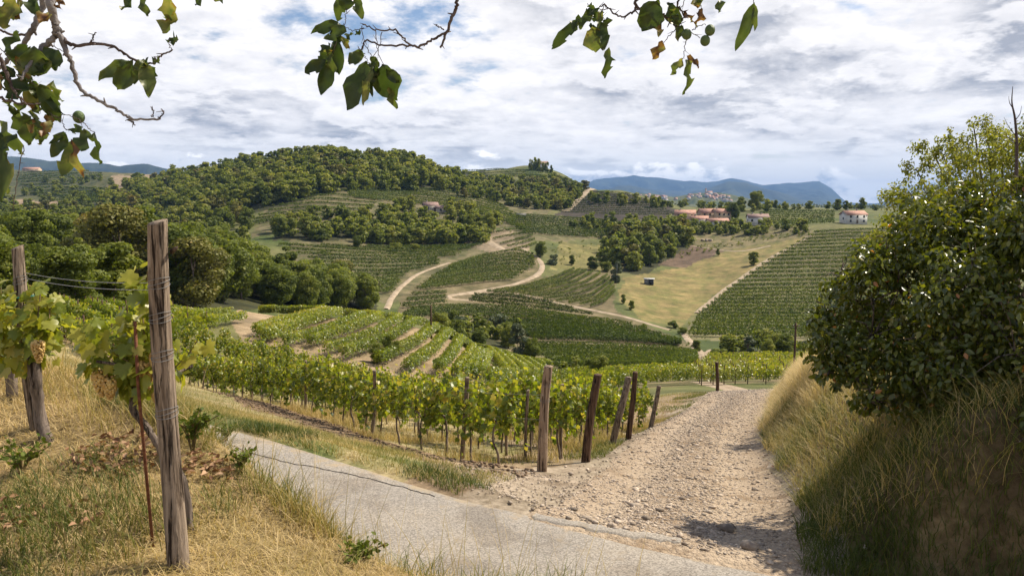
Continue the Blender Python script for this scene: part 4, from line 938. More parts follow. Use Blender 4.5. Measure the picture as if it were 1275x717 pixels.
for ax, n, sp, sz in [([(176,470),(180,430),(178,385),(184,338)], 90, .085, .08), ([(170,470),(165,440),(160,410),(158,380)], 56, .075, .075), ([(160,450),(135,435),(118,420),(112,410)], 40, .08, .07),
                      ([(130,445),(118,452),(116,465)], 12, .06, .08), ([(190,460),(205,440),(200,400)], 24, .07, .08), ([(205,470),(235,440),(245,425)], 10, .06, .075), ([(150,470),(165,480),(185,488)], 20, .06, .085)]:
    pts = [pv(a, b, Yv+rng.uniform(-.1, .1)) for a, b in ax]; big_leaves(mb, pts, n, sp, sz); sh.tube(catmull(np.array(pts), 5)-b0, .0035, 4, cap=False)
mb.V = [v-b0 for v in mb.V]; mb.build('foliage', M['vine'], vine); sh.build('shoots', M['greenwood'], vine)
for px, py, L in [(181,452,.13),(196,438,.14),(124,462,.12),(136,470,.10),(199,488,.07)]: grapes(pv(px, py, Yv-.05), L, .036, parent=vine, base=b0)
st0 = pv(190,655,3.5); st0[2] = hz(st0[0], st0[1]); so_ = MB(); so_.tube([np.zeros(3)+[0, 0, -.1], pv(172,480,3.5)-st0, pv(168,400,3.5)-st0], .0075, 6)
o = so_.build('vine_stake', M['rust'], loc=st0); tag(o, 'thin rusty iron rod standing beside the twisted vine trunk', 'stake')
# two old vines at the left edge
for (bp, Y, ax, lab, seed) in [((50,575,4.55), 4.55, [(66,572,4.5),(50,520,4.55),(44,470,4.5),(38,440,4.5),(30,420,4.5)], 'old grapevine with split trunk growing against the post at the left edge', 1),
                               ((16,535,5.2), 5.2, [(18,535,5.2),(16,500,5.2),(12,460,5.2),(4,440,5.2)], 'second old grapevine further left, half out of the picture', 2)]:
    b1 = pixdepth(*bp); b1[2] = hz(b1[0], b1[1]); vv = empty('grapevine', b1, lab, 'grapevine')
    mb = MB(); P = catmull(np.array([pixdepth(*ax[0])-[0, 0, .15]]+[pixdepth(*a) for a in ax]), 6)-b1; mb.tube(P, np.interp(np.linspace(0, 1, len(P)), [0, .5, .85, 1], [.042, .034, .038, .012]), 10, wob=.14); mb.build('trunk', M['bark'], vv, True)
    mb = MB(); sh = MB()
    for px in ((-30, 0, 25, 45, 60) if seed == 1 else (-45, -20, 0, 15)):
        pts = [pixdepth(px*.5+18*(seed == 1), 445, Y), pixdepth(px, 410, Y-.1), pixdepth(px+rng.uniform(-8, 8), rng.uniform(350, 385), Y)]
        big_leaves(mb, pts, 62, .12, .075, .42, .9); sh.tube(catmull(np.array(pts), 5)-b1, .004, 4, cap=False)
    mb.V = [v-b1 for v in mb.V]; mb.build('foliage', M['vine'], vv); sh.build('shoots', M['greenwood'], vv)
    grapes(pixdepth(47 if seed == 1 else 5, 425, Y-.2), .12, .036, parent=vv, base=b1)
# trellis wires
def wire(pts, label, r=.0016, sag=.02, group=None):
    P = np.array(pts, float); n = 14; L = []
    for a, b in zip(P[:-1], P[1:]):
        for t in np.linspace(0, 1, n, endpoint=False): q = a+(b-a)*t; q[2] -= sag*4*t*(1-t); L.append(q)
    L.append(P[-1]); L = np.array(L); mb = MB(); mb.tube(L-L[0], r, 4, cap=False); tag(mb.build('trellis_wire', M['wire'], loc=L[0]), label, 'wire', group)
hm = lambda z: mpb+mpR@np.array([-.04, 0, z]); hl_ = lambda z: lpb+lpR@np.array([.04, 0, z])
wire([hl_(lph*.86), hm(mph*.83)], 'upper trellis wire stretched between the left post and the tall grey post'); wire([hl_(lph*.83), hm(mph*.81)], 'lower trellis wire stretched between the left post and the tall grey post')
for q, zz in enumerate((.85, 1.25)):
    pts = []
    for s in np.arange(S_START, bs[-1]*.75, 5): p, _ = on_row(0, s); pts.append([p[0], p[1], hz(*p)+zz])
    wire(pts, ['lower', 'upper'][q]+' wire running through the nearest vine row from the pale sawn post', .002)
# ---------------------------------------------------------------- grasses
BT = np.array([0, .38, .72, 1.0]); BW = np.array([1, .85, .5, 0.06])
def blades(O, L, lean, bend, wdt, tint, az=None):
    n = len(O); az = rng.uniform(0, 6.283, n) if az is None else az
    H = np.stack([np.cos(az), np.sin(az), np.zeros(n)], 1); S = np.stack([-np.sin(az), np.cos(az), np.zeros(n)], 1)
    rt = rng.uniform(-.9, .9, n); S = S*np.cos(rt)[:, None]+H*np.sin(rt)[:, None]
    t = BT[None, :, None]; up = np.array([0, 0, 1.])
    C_ = O[:, None]+L[:, None, None]*(up*(t-bend[:, None, None]*t*t*.62)+H[:, None]*(lean[:, None, None]*t+bend[:, None, None]*t*t*.6))
    w = (wdt[:, None]*BW[None])[..., None]*.5
    V = np.stack([C_-S[:, None]*w, C_+S[:, None]*w], 2).reshape(-1, 3)
    b = (np.arange(n)*8)[:, None]; F = np.concatenate([b+np.array([[0, 1, 3, 2]])+2*k for k in range(3)])
    return V, F, np.repeat(tint, 8)
def grass(name, n, region, Lr, wr, lean, bend, tint, label, tj=.12, ok=None, clump=0, cat='grass'):
    (x0, x1), (y0, y1) = region; xs, ys = [], []
    tot = 0
    while tot < n:
        x = rng.uniform(x0, x1, n*2); y = rng.uniform(y0, y1, n*2)
        k = ok(x, y) if ok is not None else np.ones(len(x), bool)
        if clump:
            c = fbm(x*clump, y*clump+5, 3); k &= c > rng.uniform(-.05, .35, len(x))
        x, y = x[k], y[k]; xs.append(x); ys.append(y); tot += len(x)
        if len(x) < 20: break
    x = np.concatenate(xs)[:n]; y = np.concatenate(ys)[:n]; n = len(x); z = height(x, y)-.01
    L = rng.uniform(*Lr, n)*(1+.5*fbm(x*.8, y*.8, 2)); tn = tint(x, y) if callable(tint) else np.full(n, tint)
    V, F, T = blades(np.c_[x, y, z], L, lean*rng.random(n), bend*rng.uniform(.3, 1, n), rng.uniform(*wr, n), np.clip(tn+tj*rng.normal(size=n), 0, 1))
    o = mesh_np(name, V, [F], M['grass'], T); return tag(o, label, cat, kind='stuff')
def rd(x, y): d, s, _ = poly_dist(x, y, ROADC); return d*s
def td(x, y): d, s, _ = poly_dist(x, y, TRACKC); return d*s
def view(x, y, m=.78): return (np.abs(x) < m*y+.6)
nz_ = lambda x, y, f=1.0: np.clip(.5+1.3*fbm(x*f, y*f, 3), 0, 1)
bankok = lambda x, y: (rd(x, y) < -ROAD_HW-.05) & view(x, y)
grass('dry_grass', 85000, ((-7, 1.5), (2.0, 9)), (.04, .125), (.0025, .005), .9, 1.3, lambda x, y: .78+.28*nz_(x, y, 1.3), 'matted straw coloured grass on the foreground bank', ok=bankok)
grass('green_grass', 17000, ((-7, 1.5), (2.0, 8)), (.07, .2), (.003, .006), .35, .8, lambda x, y: .18+.35*nz_(x, y, .9), 'green tufts in the dry foreground bank', ok=bankok, clump=.9)
grass('long_dry_grass', 5000, ((-7.5, -1.0), (4.5, 10)), (.22, .5), (.003, .005), .5, .9, .72, 'long yellow grass along the top of the bank', ok=lambda x, y: bankok(x, y) & (rd(x, y) > -ROAD_HW-1.3) & (x < -1.9))
grass('dry_stems', 520, ((-2.6, .6), (3.3, 6)), (.38, .72), (.0022, .0035), .35, .45, .76, 'tall thin dry stems leaning over the asphalt road', ok=lambda x, y: (rd(x, y) < -ROAD_HW+.05) & (rd(x, y) > -ROAD_HW-1.0))
grass('edge_grass', 7000, ((-3, .8), (2.6, 6)), (.12, .32), (.003, .006), .5, 1.0, lambda x, y: .35+.35*nz_(x, y, 2.), 'green and yellow tufts on the lip of the bank above the road', ok=lambda x, y: (rd(x, y) < -ROAD_HW-.1) & (rd(x, y) > -ROAD_HW-1.0), clump=1.5)
grass('verge_grass', 52000, ((-14, 1.6), (6.5, 24)), (.05, .17), (.004, .009), .5, 1.0, lambda x, y: .3+.5*nz_(x, y, .8), 'short grass on the verge between road and vines', ok=lambda x, y: (rd(x, y) > ROAD_HW-.03+.12*fbm(x*2, y*2, 3)) & (rd(x, y) < 5.5) & ((front(x, y) > 1.6+.6*fbm(x, y, 3)) | (rd(x, y) < 2.3)) & view(x, y) & (td(x, y) > 2.2))
grass('verge_tufts', 2200, ((-4, .4), (6.6, 11)), (.08, .2), (.006, .010), .4, .8, .12, 'lush green tufts along the far road edge', ok=lambda x, y: (rd(x, y) > ROAD_HW-.02) & (rd(x, y) < 2.0+.3*fbm(x*2, y, 2)), clump=1.1)
def rowdist(x, y):
    best = np.full(x.shape, 9.)
    for d, f, pts in ROWS:
        if len(pts) < 3: continue
        P = np.array([p for p, a in pts[::3]]); dd, _, _ = poly_dist(x, y, np.c_[P, np.zeros(len(P))]); best = np.minimum(best, dd)
    return best
grass('dry_row_grass', 42000, ((-20, 9), (11, 34)), (.12, .42), (.006, .011), .4, .7, lambda x, y: .62+.25*nz_(x, y), 'tall straw coloured grass standing under the vine rows', ok=lambda x, y: (rowdist(x, y) < .8) & ~((front(x, y) > .3) & (front(x, y) < 1.5)) & (rd(x, y) > 3.0) & view(x, y) & (td(x, y) > 2.1), clump=.7)
grass('vineyard_grass', 26000, ((-22, 10), (13, 46)), (.06, .2), (.009, .016), .5, .9, lambda x, y: .35+.45*nz_(x, y), 'thin green and yellow grass between the vine rows', ok=lambda x, y: (rd(x, y) > 4.2) & ~((front(x, y) > .2) & (front(x, y) < 1.6)) & view(x, y) & (td(x, y) > 2.2))
rbank = lambda x, y: (td(x, y) < -1.5-.25*fbm(x*1.5, y*1.5, 3)) & (rd(x, y) > 2.0) & view(x, y, .75)
grass('bank_grass', 92000, ((1.5, 22), (5.5, 36)), (.22, .58), (.005, .009), .6, 1.1, lambda x, y: .36+.36*nz_(x, y)+.32*sstep(10, 22, y)*sstep(-6, -2.2, td(x, y)), 'long arching grass on the right hand bank, golden at its far end', ok=lambda x, y: rbank(x, y) & ((td(x, y) > -6.0) | (fbm(x*.8, y*.8, 3) > .1)))  # lower tint at the near end puts the bush's deep shadow into the blades
grass('golden_grass', 42000, ((5, 20), (15, 36)), (.3, .7), (.008, .013), .4, .8, .88, 'golden seeding grass on the crest of the right hand bank', ok=lambda x, y: (td(x, y) < -2.2) & (td(x, y) > -5.5), cat='grass')
grass('bank_foot_grass', 9000, ((2, 9), (6, 26)), (.10, .3), (.005, .010), .4, .8, .12, 'bright green grass at the foot of the right hand bank', ok=lambda x, y: (td(x, y) < -1.45) & (td(x, y) > -2.3) & (rd(x, y) > ROAD_HW+.05), clump=.8)
grass('corner_grass', 6000, ((2.2, 5.5), (4.6, 8)), (.12, .34), (.005, .010), .4, .8, .15, 'lush green grass at the corner of road and bank', ok=lambda x, y: (rd(x, y) > ROAD_HW-.03) & (td(x, y) < -1.35) & (rd(x, y) < 3.2))
grass('track_side_grass', 9000, ((1, 14), (14, 44)), (.05, .17), (.008, .014), .4, .8, lambda x, y: .25+.3*nz_(x, y), 'patchy grass along the left side of the gravel track', ok=lambda x, y: (td(x, y) > 1.6) & (td(x, y) < 3.0), clump=.5)
# ---------------------------------------------------------------- stones
RS = np.array([(1,0,0),(-1,0,0),(0,1,0),(0,-1,0),(0,0,1),(0,0,-1),(.6,.6,.55),(-.6,.6,.5),(.6,-.6,.5),(-.6,-.6,.55)])
RFc = [(4,6,7),(4,8,6),(4,9,8),(4,7,9),(0,6,8),(2,7,6),(1,9,7),(3,8,9),(0,2,6),(2,1,7),(1,3,9),(3,0,8),(0,5,2),(2,5,1),(1,5,3),(3,5,0)]
def stones(x, y, s, flat=.55):
    n = len(x); z = height(x, y); V = np.repeat(RS[None], n, 0)*rng.uniform(.6, 1.1, (n, len(RS), 1)); V[..., 2] *= flat
    a = rng.uniform(0, 6.283, n); ca, sa = np.cos(a), np.sin(a); el = rng.uniform(.6, 1.5, n)
    X = V[..., 0]*el[:, None]; Yq = V[..., 1]; V = np.stack([X*ca[:, None]-Yq*sa[:, None], X*sa[:, None]+Yq*ca[:, None], V[..., 2]], -1)*s[:, None, None]
    V += np.stack([x, y, z+s*.18+.01], 1)[:, None]; F = (np.array(RFc)[None]+(np.arange(n)*len(RS))[:, None, None]).reshape(-1, 3)
    return V.reshape(-1, 3), F, np.repeat(rng.uniform(.5, 1.15, n), len(RS))
n = 30000; y = 6.2+38*rng.random(n)**1.7; i = np.interp(y, TRACKC[:, 1], TRACKC[:, 0]); x = i+np.clip(rng.normal(size=n)*.80, -2.4, 2.0)
k = (rd(x, y) > ROAD_HW+.08); x, y = x[k], y[k]; s = np.exp(rng.normal(size=len(x))*.55)*.0085*(1+y*.035); s = np.minimum(s, .07)
V, F, T = stones(x, y, s); tag(mesh_np('loose_gravel', V, [F], M['stone'], T), 'loose pale stones covering the gravel track', 'gravel', kind='stuff')
n = 9000; x = rng.uniform(-14, 2, n); y = rng.uniform(10, 30, n); fr_q = front(x, y); k = (fr_q > .15) & (fr_q < 1.6) & (rd(x, y) > 2.2) & (td(x, y) > 2.2); x, y = x[k], y[k]
V, F, T = stones(x, y, rng.uniform(.012, .05, len(x)), .7); M['clod'] = plain_mat('dry_soil', (.12, .08, .05), (.26, .18, .115), 12, .95, .6); tag(mesh_np('soil_clods', V, [F], M['clod'], T), 'brown clods of tilled soil in front of the nearest vine row', 'soil', kind='stuff')
n = 2500; x = rng.uniform(-.8, 3.0, n); y = rng.uniform(7.0, 11.5, n); k = (rd(x, y) > ROAD_HW+.2); x, y = x[k], y[k]
V, F, T = stones(x, y, rng.uniform(.006, .022, len(x))); tag(mesh_np('scattered_gravel', V, [F], M['stone'], T), 'small stones scattered over bare earth at the junction', 'gravel', kind='stuff')
for q, (px, py, s, lab) in enumerate([(714,636,.060,'dark upright stone lying at the left of the junction'),(762,657,.07,'flat grey stone beside the broken road edge'),(906,662,.13,'largest flat stone at the foot of the right hand bank'),(880,538,.07,'pale stone in the middle of the gravel track'),(836,610,.05,'brown stone left of the wheel rut'),(932,684,.12,'long pale slab at the road edge'),(868,668,.06,'dark broken stone by the road edge')]):
    g = ground_at(px, py); V, F, T = stones(np.array([g[0]]), np.array([g[1]]), np.array([s]), .5); V = V-g; tag(mesh_np('stone', V, [F], M['stone'], T*(.45 if 'dark' in lab else 1), loc=g), lab, 'stone')
# ---------------------------------------------------------------- dead leaves
def litter(cx, cy, r, n, label):
    a = rng.uniform(0, 6.28, n); rr = r*rng.random(n)**.6; x = cx+rr*np.cos(a)*1.3; y = cy+rr*np.sin(a); z = height(x, y)+rng.uniform(.01, .06, n)
    V, F, T = scatter(OVAL_T*[1, 1, 3.0], OVAL_F, np.c_[x, y, z], rdir(n)*[1, 1, .3], rdir(n, 1.5), rng.uniform(.018, .034, n), rng.uniform(.03, .055, n), rng.random(n))
    tag(mesh_np('fallen_leaves', V, F, M['litter'], T), label, 'dead leaves', kind='stuff')
for px, py, r, n, lab in [(150,568,.24,150,'pile of curled dry leaves on the bank left of the tall post'),(258,588,.13,80,'pile of dry leaves right of the tall post'),(95,650,.12,20,'a few brown leaves low on the bank'),(8,650,.15,40,'dry leaves at the left edge of the bank')]:
    g = ground_at(px, py); litter(g[0], g[1], r, n, lab)
n = 1500; x = rng.uniform(4.5, 9, n); y = rng.uniform(7, 13, n); z = height(x, y)+.02
V, F, T = scatter(OVAL_T*[1, 1, 2.5], OVAL_F, np.c_[x, y, z], rdir(n)*[1, 1, .2], rdir(n, 2), rng.uniform(.03, .05, n), rng.uniform(.06, .09, n), rng.random(n)); tag(mesh_np('leaf_litter', V, F, M['litter'], T), 'brown leaf litter on the shaded bank under the bush', 'dead leaves', kind='stuff')
# weeds
def weed(px, py, r, h, n, label, ymin=2):
    g = ground_at(px, py, ymin); mb = MB(); ns = 14; O = []
    for k in range(ns):
        a = rng.uniform(0, 6.28); d = np.array([math.cos(a), math.sin(a), 0])*r*rng.uniform(.3, 1); P = catmull(np.array([(0, 0, -.02), d*.3+[0, 0, h*.5], d+[0, 0, h*rng.uniform(.6, 1)]]), 5); mb.tube(P, .003, 4, cap=False); O.append(P[rng.integers(4, len(P), n//ns)])
    O = np.vstack(O); o = empty('leafy_weed', g, label, 'weed'); mb.build('stem', M['greenwood'], o); nn = len(O); s = rng.uniform(.018, .036, nn)
    V, F, T = scatter(OVAL_T, OVAL_F, O+.02*rdir(nn), rdir(nn), unit(rdir(nn)+[0, 0, .8]), s*.7, s, rng.uniform(.35, .8, nn)); mesh_np('foliage', V, F, M['vinefar'], T, o)
for a in [(282,550,.22,.26,420,'leafy green weed clump at the road side behind the tall post'),(240,565,.18,.32,320,'dark green weed growing close behind the tall post'),(300,590,.12,.14,130,'small weed on the bank lip right of the leaf pile'),(452,700,.16,.10,200,'low leafy weed at the bottom edge of the bank'),(28,590,.22,.18,200,'dark weed clump under the left posts')]: weed(*a)
# ---------------------------------------------------------------- the big glossy bush on the right bank
def leafy_tree(name, base, lobes, nleaf, size, tmat, label, cat, trunk_r, tmpl=(OVAL_T, OVAL_F), mat='bush', stems=3, seedtint=.45, shell=.55, twigs=0):
    o = empty(name, base, label, cat); Lb = np.array(lobes, float)
    sub_ = []
    for l in Lb:
        for q in range(11):
            d = rdir(1)[0]; sub_.append([*(l[:3]+d*l[3]*rng.uniform(.35, 1.0)), l[3]*rng.uniform(.26, .50)])
    Sb = np.array(sub_); w = Sb[:, 3]**2; cnt = rng.multinomial(nleaf, w/w.sum()); O, N, D, T = [], [], [], []
    for l, c in zip(Sb, cnt):
        d = rdir(c); rr = l[3]*(shell+(1.08-shell)*rng.random(c)); p = l[:3]+d*rr[:, None]*[1, 1, .9]; p += .10*l[3]*np.stack([np.sin(p[:, 1]*9), np.sin(p[:, 2]*8), np.sin(p[:, 0]*7)], 1)
        O.append(p); D.append(unit(np.array([0, 0, -.55])+.7*rdir(c)+.55*d)); N.append(unit(.6*d+[0, 0, .5]+.8*rdir(c))); T.append(np.clip(seedtint+.2*rng.normal(size=c)+rng.uniform(-.1, .1), 0, .93)+(rng.random(c) < .012)*.6)
    O, N, D, T = map(np.concatenate, (O, N, D, T)); s = size*rng.uniform(.6, 1.15, len(O))
    V, F, TT = scatter(tmpl[0], tmpl[1], O, D, N, s*.62, s, np.clip(T, 0, 1)); mesh_np('crown', V-np.array(base), F, M[mat], TT, o)
    mb = MB()
    for k in range(stems):
        b = np.array(base)+[rng.uniform(-.25, .25)*(stems > 1), rng.uniform(-.25, .25)*(stems > 1), -.15]
        for l in Lb[k::stems]:
            mid = (b+l[:3])/2+rng.uniform(-.2, .2, 3)*l[3]; P = catmull(np.array([b, b*.65+mid*.35+[0, 0, .15], mid, l[:3]]), 6); mb.tube(P-np.array(base), np.linspace(trunk_r, trunk_r*.1, len(P)), 6, cap=False)
            for q in range(twigs):
                e_ = l[:3]+unit(rdir(1))[0]*l[3]*.98; mb.tube(np.array([l[:3], (l[:3]+e_)/2+.05, e_])-np.array(base), [trunk_r*.2, trunk_r*.12, trunk_r*.05], 4, cap=False)
    mb.build('trunk', M[tmat], o, True); return o
def lob(px, py, Y, rpx): p = pixdepth(px, py, Y); return (*p, rpx/FPX*Y)
bl = [lob(1085,420,8.6,62), lob(1065,470,8.2,40), lob(1120,360,8.8,68), lob(1070,375,9.2,42), lob(1175,310,9.0,70), lob(1130,470,8.0,55), lob(1190,430,7.8,75), lob(1240,360,8.2,80), lob(1230,270,9.0,55), lob(1265,440,7.3,75),
      lob(1300,300,8.2,80), lob(1340,400,7.5,90), lob(1205,495,7.6,45), lob(1265,505,7.2,48), lob(1160,500,7.9,36), lob(1330,500,7.0,70), lob(1150,400,9.6,70), lob(1230,430,9.4,80), lob(1330,330,9.6,100), lob(1420,380,8.5,110), lob(1085,500,7.9,28), lob(1035,430,8.5,34), lob(1025,395,8.9,24), lob(1030,465,8.3,22), lob(1045,345,9.4,26), lob(1110,300,9.8,32), lob(1400,480,7.5,80),
      lob(1290,235,8.8,40), lob(1210,350,7.9,50)]
bl += [lob(1230,545,7.0,38), lob(1290,550,6.6,48), lob(1180,532,7.5,28), lob(1100,330,9.0,40), lob(1145,270,9.4,40)]
bl += [(7.4, 8.7, 1.7, .9), (8.3, 9.3, 2.7, 1.2), (9.6, 8.6, 2.4, 1.4), (8.6, 7.6, 1.4, 1.1), (9.6, 10.2, 3.2, 1.4), (7.6, 6.9, .4, .9), (9.2, 6.4, 1.0, 1.3)]      # unseen crown lobes added sunward beyond the frame, to shade the bank
gb = (6.1, 8.9, hz(6.1, 8.9))
leafy_tree('large_bush', gb, bl, 90000, .076, 'bark', 'huge dark glossy leaved bush overhanging the right hand bank', 'bush', .06, twigs=10)
# loose outer sprays break the outline
tl = [lob(1150,235,19,36), lob(1120,262,20,30), lob(1175,195,20,34), lob(1215,215,19,42), lob(1250,190,20,40), lob(1140,210,20,20), lob(1190,250,19,40), lob(1270,215,19,50), lob(1230,165,20,20), lob(1160,185,20,16), lob(1205,178,20,18), lob(1290,170,19,40), lob(1110,290,20,30), lob(1320,220,19,70), lob(1150,290,20,45), lob(1090,300,21,20), lob(1262,250,20,50), lob(1380,200,19,60), lob(1212,155,20,8), lob(1180,168,20,9)]
tb = (13.2, 20, hz(13.2, 20))
leafy_tree('airy_tree', tb, tl, 30000, .085, 'bark', 'airy small leaved tree rising behind the glossy bush', 'tree', .13, (QUAD_T, QUAD_F), 'tree', 2, .62, .25, 0)
db = pixdepth(1252, 300, 17); db[2] = hz(db[0], db[1]); mb = MB()
tr_ = [pixdepth(*p, 17) for p in [(1262,260),(1266,190),(1264,150),(1260,128),(1261,108)]]; P = catmull(np.array([db]+tr_), 6)-db; mb.tube(P, np.linspace(.05, .006, len(P)), 6)
for a_, b_, c_ in [((1265,170),(1256,158),(1250,146)), ((1264,150),(1270,142),(1272,132)), ((1266,185),(1274,170),(1277,158)), ((1261,135),(1257,128),(1256,120)), ((1266,180),(1257,172),(1250,170))]: mb.tube(catmull(np.array([pixdepth(*q, 17) for q in (a_, b_, c_)]), 4)-db, np.linspace(.014, .004, 9), 4)
tag(mb.build('dead_sapling', M['darktwig'], loc=db), 'bare dead stem sticking up above the bush at the right edge', 'dead tree')
# ---------------------------------------------------------------- walnut tree: trunk behind the camera, limbs overhead
wt = np.array([-2.3, -1.6, hz(-2.3, -1.6)]); walnut = empty('walnut_tree', wt, 'overhanging walnut tree whose twigs, tattered leaves and green nuts hang into the sky', 'tree')
mb = MB(); mb.tube(catmull(np.array([wt-[0, 0, .2], wt+[.05, .1, 1.2], wt+[.1, .2, 2.4], wt+[.2, .5, 3.4]]), 6)-wt, np.linspace(.2, .13, 19), 14, wob=.05); mb.build('trunk', M['greybark'], walnut, True)
top = wt+np.array([.2, .5, 3.3])
def pd(px, py, Y=2.2): return pixdepth(px, py, Y)
BR = []   # (points, radii, material)
def branch(pts, r, mat='darktwig', name='branch'):
    P = catmull(np.array(pts), 7); rr = .68*np.interp(np.linspace(0, 1, len(P)), np.linspace(0, 1, len(r)), r); P = P+.0016*rng.normal(size=P.shape)
    m_ = MB(); m_.tube(P-wt, rr, 8, wob=.10)
    for q in range(3, len(P)-1, 6):     # buds and spurs
        if rr[q] < .014 and P[q, 1] > 1.5: d = rdir(1)[0]; m_.tube(np.array([P[q], P[q]+d*.018])-wt, [rr[q]*.8, rr[q]*.3], 4)
    BR.append(P); return m_.build(name, M[mat], walnut, True)
J1 = pd(58,-90,2.3); J2 = pd(20,-80,2.2); J5 = pd(572,-70,2.4); J6 = pd(800,-80,2.3)
branch([top, [-1.5, .6, 1.75], [-1.35, 1.6, 1.35], J1], [.085, .06, .035, .02], 'greybark')
branch([J1, pd(62,-10), pd(68,28), pd(73,40), pd(84,68), pd(93,92), pd(101,112), pd(122,125), pd(150,140), pd(166,149), pd(200,148)], [.022, .018, .015, .012, .009, .008, .007, .006, .005, .004], 'greybark')
branch([pd(66,20), pd(72,42), pd(92,57), pd(120,55), pd(145,60), pd(162,73), pd(185,79), pd(200,70), pd(214,62)], [.014, .009, .0065, .006, .005, .0045, .004, .003])
branch([pd(73,36), pd(64,50), pd(52,60), pd(40,75,2.15), pd(28,100,2.1)], [.013, .012, .011, .008, .005], 'greybark')
branch([J2, pd(52,-5,2.3), pd(42,32,2.3), pd(30,52,2.3), pd(10,75,2.3), pd(-5,90,2.3)], [.02, .013, .012, .011, .009, .006], 'greybark'); branch([top, [-1.4, .9, 1.7], J2], [.06, .04, .02], 'greybark')
branch([pd(-10,30,2.3), pd(10,42,2.3), pd(34,44,2.3)], [.004, .005, .006]); branch([pd(-8,62,2.1), pd(6,84,2.1), pd(14,108,2.1), pd(30,128,2.1), pd(45,130,2.1)], [.008, .008, .006, .004, .003])
branch([pd(-8,120,2.1), pd(10,125,2.1), pd(28,131,2.1)], [.006, .005, .003]); branch([pd(160,149), pd(165,152), pd(168,157)], [.004, .003, .002]); branch([pd(190,146), pd(191,138), pd(188,133)], [.003, .0025, .002]); branch([pd(198,147), pd(203,140), pd(201,136)], [.003, .0025, .002]); branch([pd(113,54), pd(116,45), pd(119,40)], [.004, .003, .002])
branch([top, [-1.2, .8, 2.0], [-.5, 1.6, 1.75], J5], [.07, .05, .03, .012], 'greybark')
branch([J5, pd(570,-5,2.3), pd(566,15,2.3), pd(556,40,2.3), pd(549,60,2.3)], [.009, .008, .007, .006, .004]); branch([pd(555,40,2.3), pd(538,50,2.3), pd(522,58,2.3), pd(505,57,2.3), pd(475,57,2.3), pd(456,51,2.3), pd(450,62,2.3), pd(442,66,2.3)], [.0055, .0055, .005, .0045, .004, .0035, .003, .002])
branch([pd(512,57,2.3), pd(500,46,2.3), pd(490,37,2.3), pd(470,38,2.3), pd(452,31,2.3)], [.0045, .004, .0035, .003, .003]); branch([pd(552,37,2.3), pd(546,33,2.3), pd(541,31,2.3)], [.003, .0025, .002])
for a_, b_, c_ in [((452,52),(462,70),(468,82)), ((475,40),(472,58),(463,75)), ((468,40),(470,60),(478,82)), ((453,36),(440,38),(428,34)), ((447,60),(454,70),(460,80)), ((428,34),(420,50),(412,72)), ((432,10),(430,25),(426,34)), ((450,32),(452,45),(456,56))]: branch([pd(*a_, 2.3), pd(*b_, 2.3), pd(*c_, 2.3)], [.0018, .0015, .0013], name='petiole')
branch([top, [-1.0, .9, 2.1], [.1, 1.7, 1.8], J6], [.07, .05, .03, .012], 'greybark')
branch([J6, pd(791,-8), pd(795,10), pd(812,12), pd(826,20), pd(838,30), pd(852,38)], [.009, .007, .006, .0055, .005, .0045, .003]); branch([pd(794,8), pd(784,18), pd(768,19), pd(758,11), pd(752,6), pd(745,10)], [.005, .004, .0035, .003, .003, .002])
branch([J6, pd(845,-15), pd(843,5), pd(850,20), pd(846,32)], [.006, .004, .004, .003, .0025]); branch([J6, pd(900,-40), pd(938,-8)], [.007, .005, .003])
for a_, b_, c_ in [((752,8),(750,18),(752,26)), ((758,12),(738,12),(732,4)), ((862,38),(870,33),(878,31)), ((850,38),(862,42),(872,47)), ((855,48),(853,60),(851,74)), ((842,36),(832,46),(826,54)), ((857,-20),(852,0),(846,14)), ((868,-20),(872,0),(873,10)), ((938,-8),(938,0),(939,6)), ((895,-30),(895,-10),(895,-2))]: branch([pd(*a_), pd(*b_), pd(*c_)], [.0018, .0016, .0013], name='petiole')
for a_, b_, c_ in [((62,55),(75,62),(85,72)), ((30,100),(42,104),(50,110)), ((70,147),(82,143),(96,147)), ((75,147),(80,158),(86,164)), ((96,148),(108,158),(118,166)), ((45,128),(60,140),(72,147)), ((196,76),(192,72),(200,70)), ((30,180),(20,230),(16,262)), ((213,62),(210,52),(212,48)), ((0,60),(10,70),(30,85))]: branch([pd(*a_, 2.15), pd(*b_, 2.15), pd(*c_, 2.15)], [.0018, .0015, .0013], name='petiole')
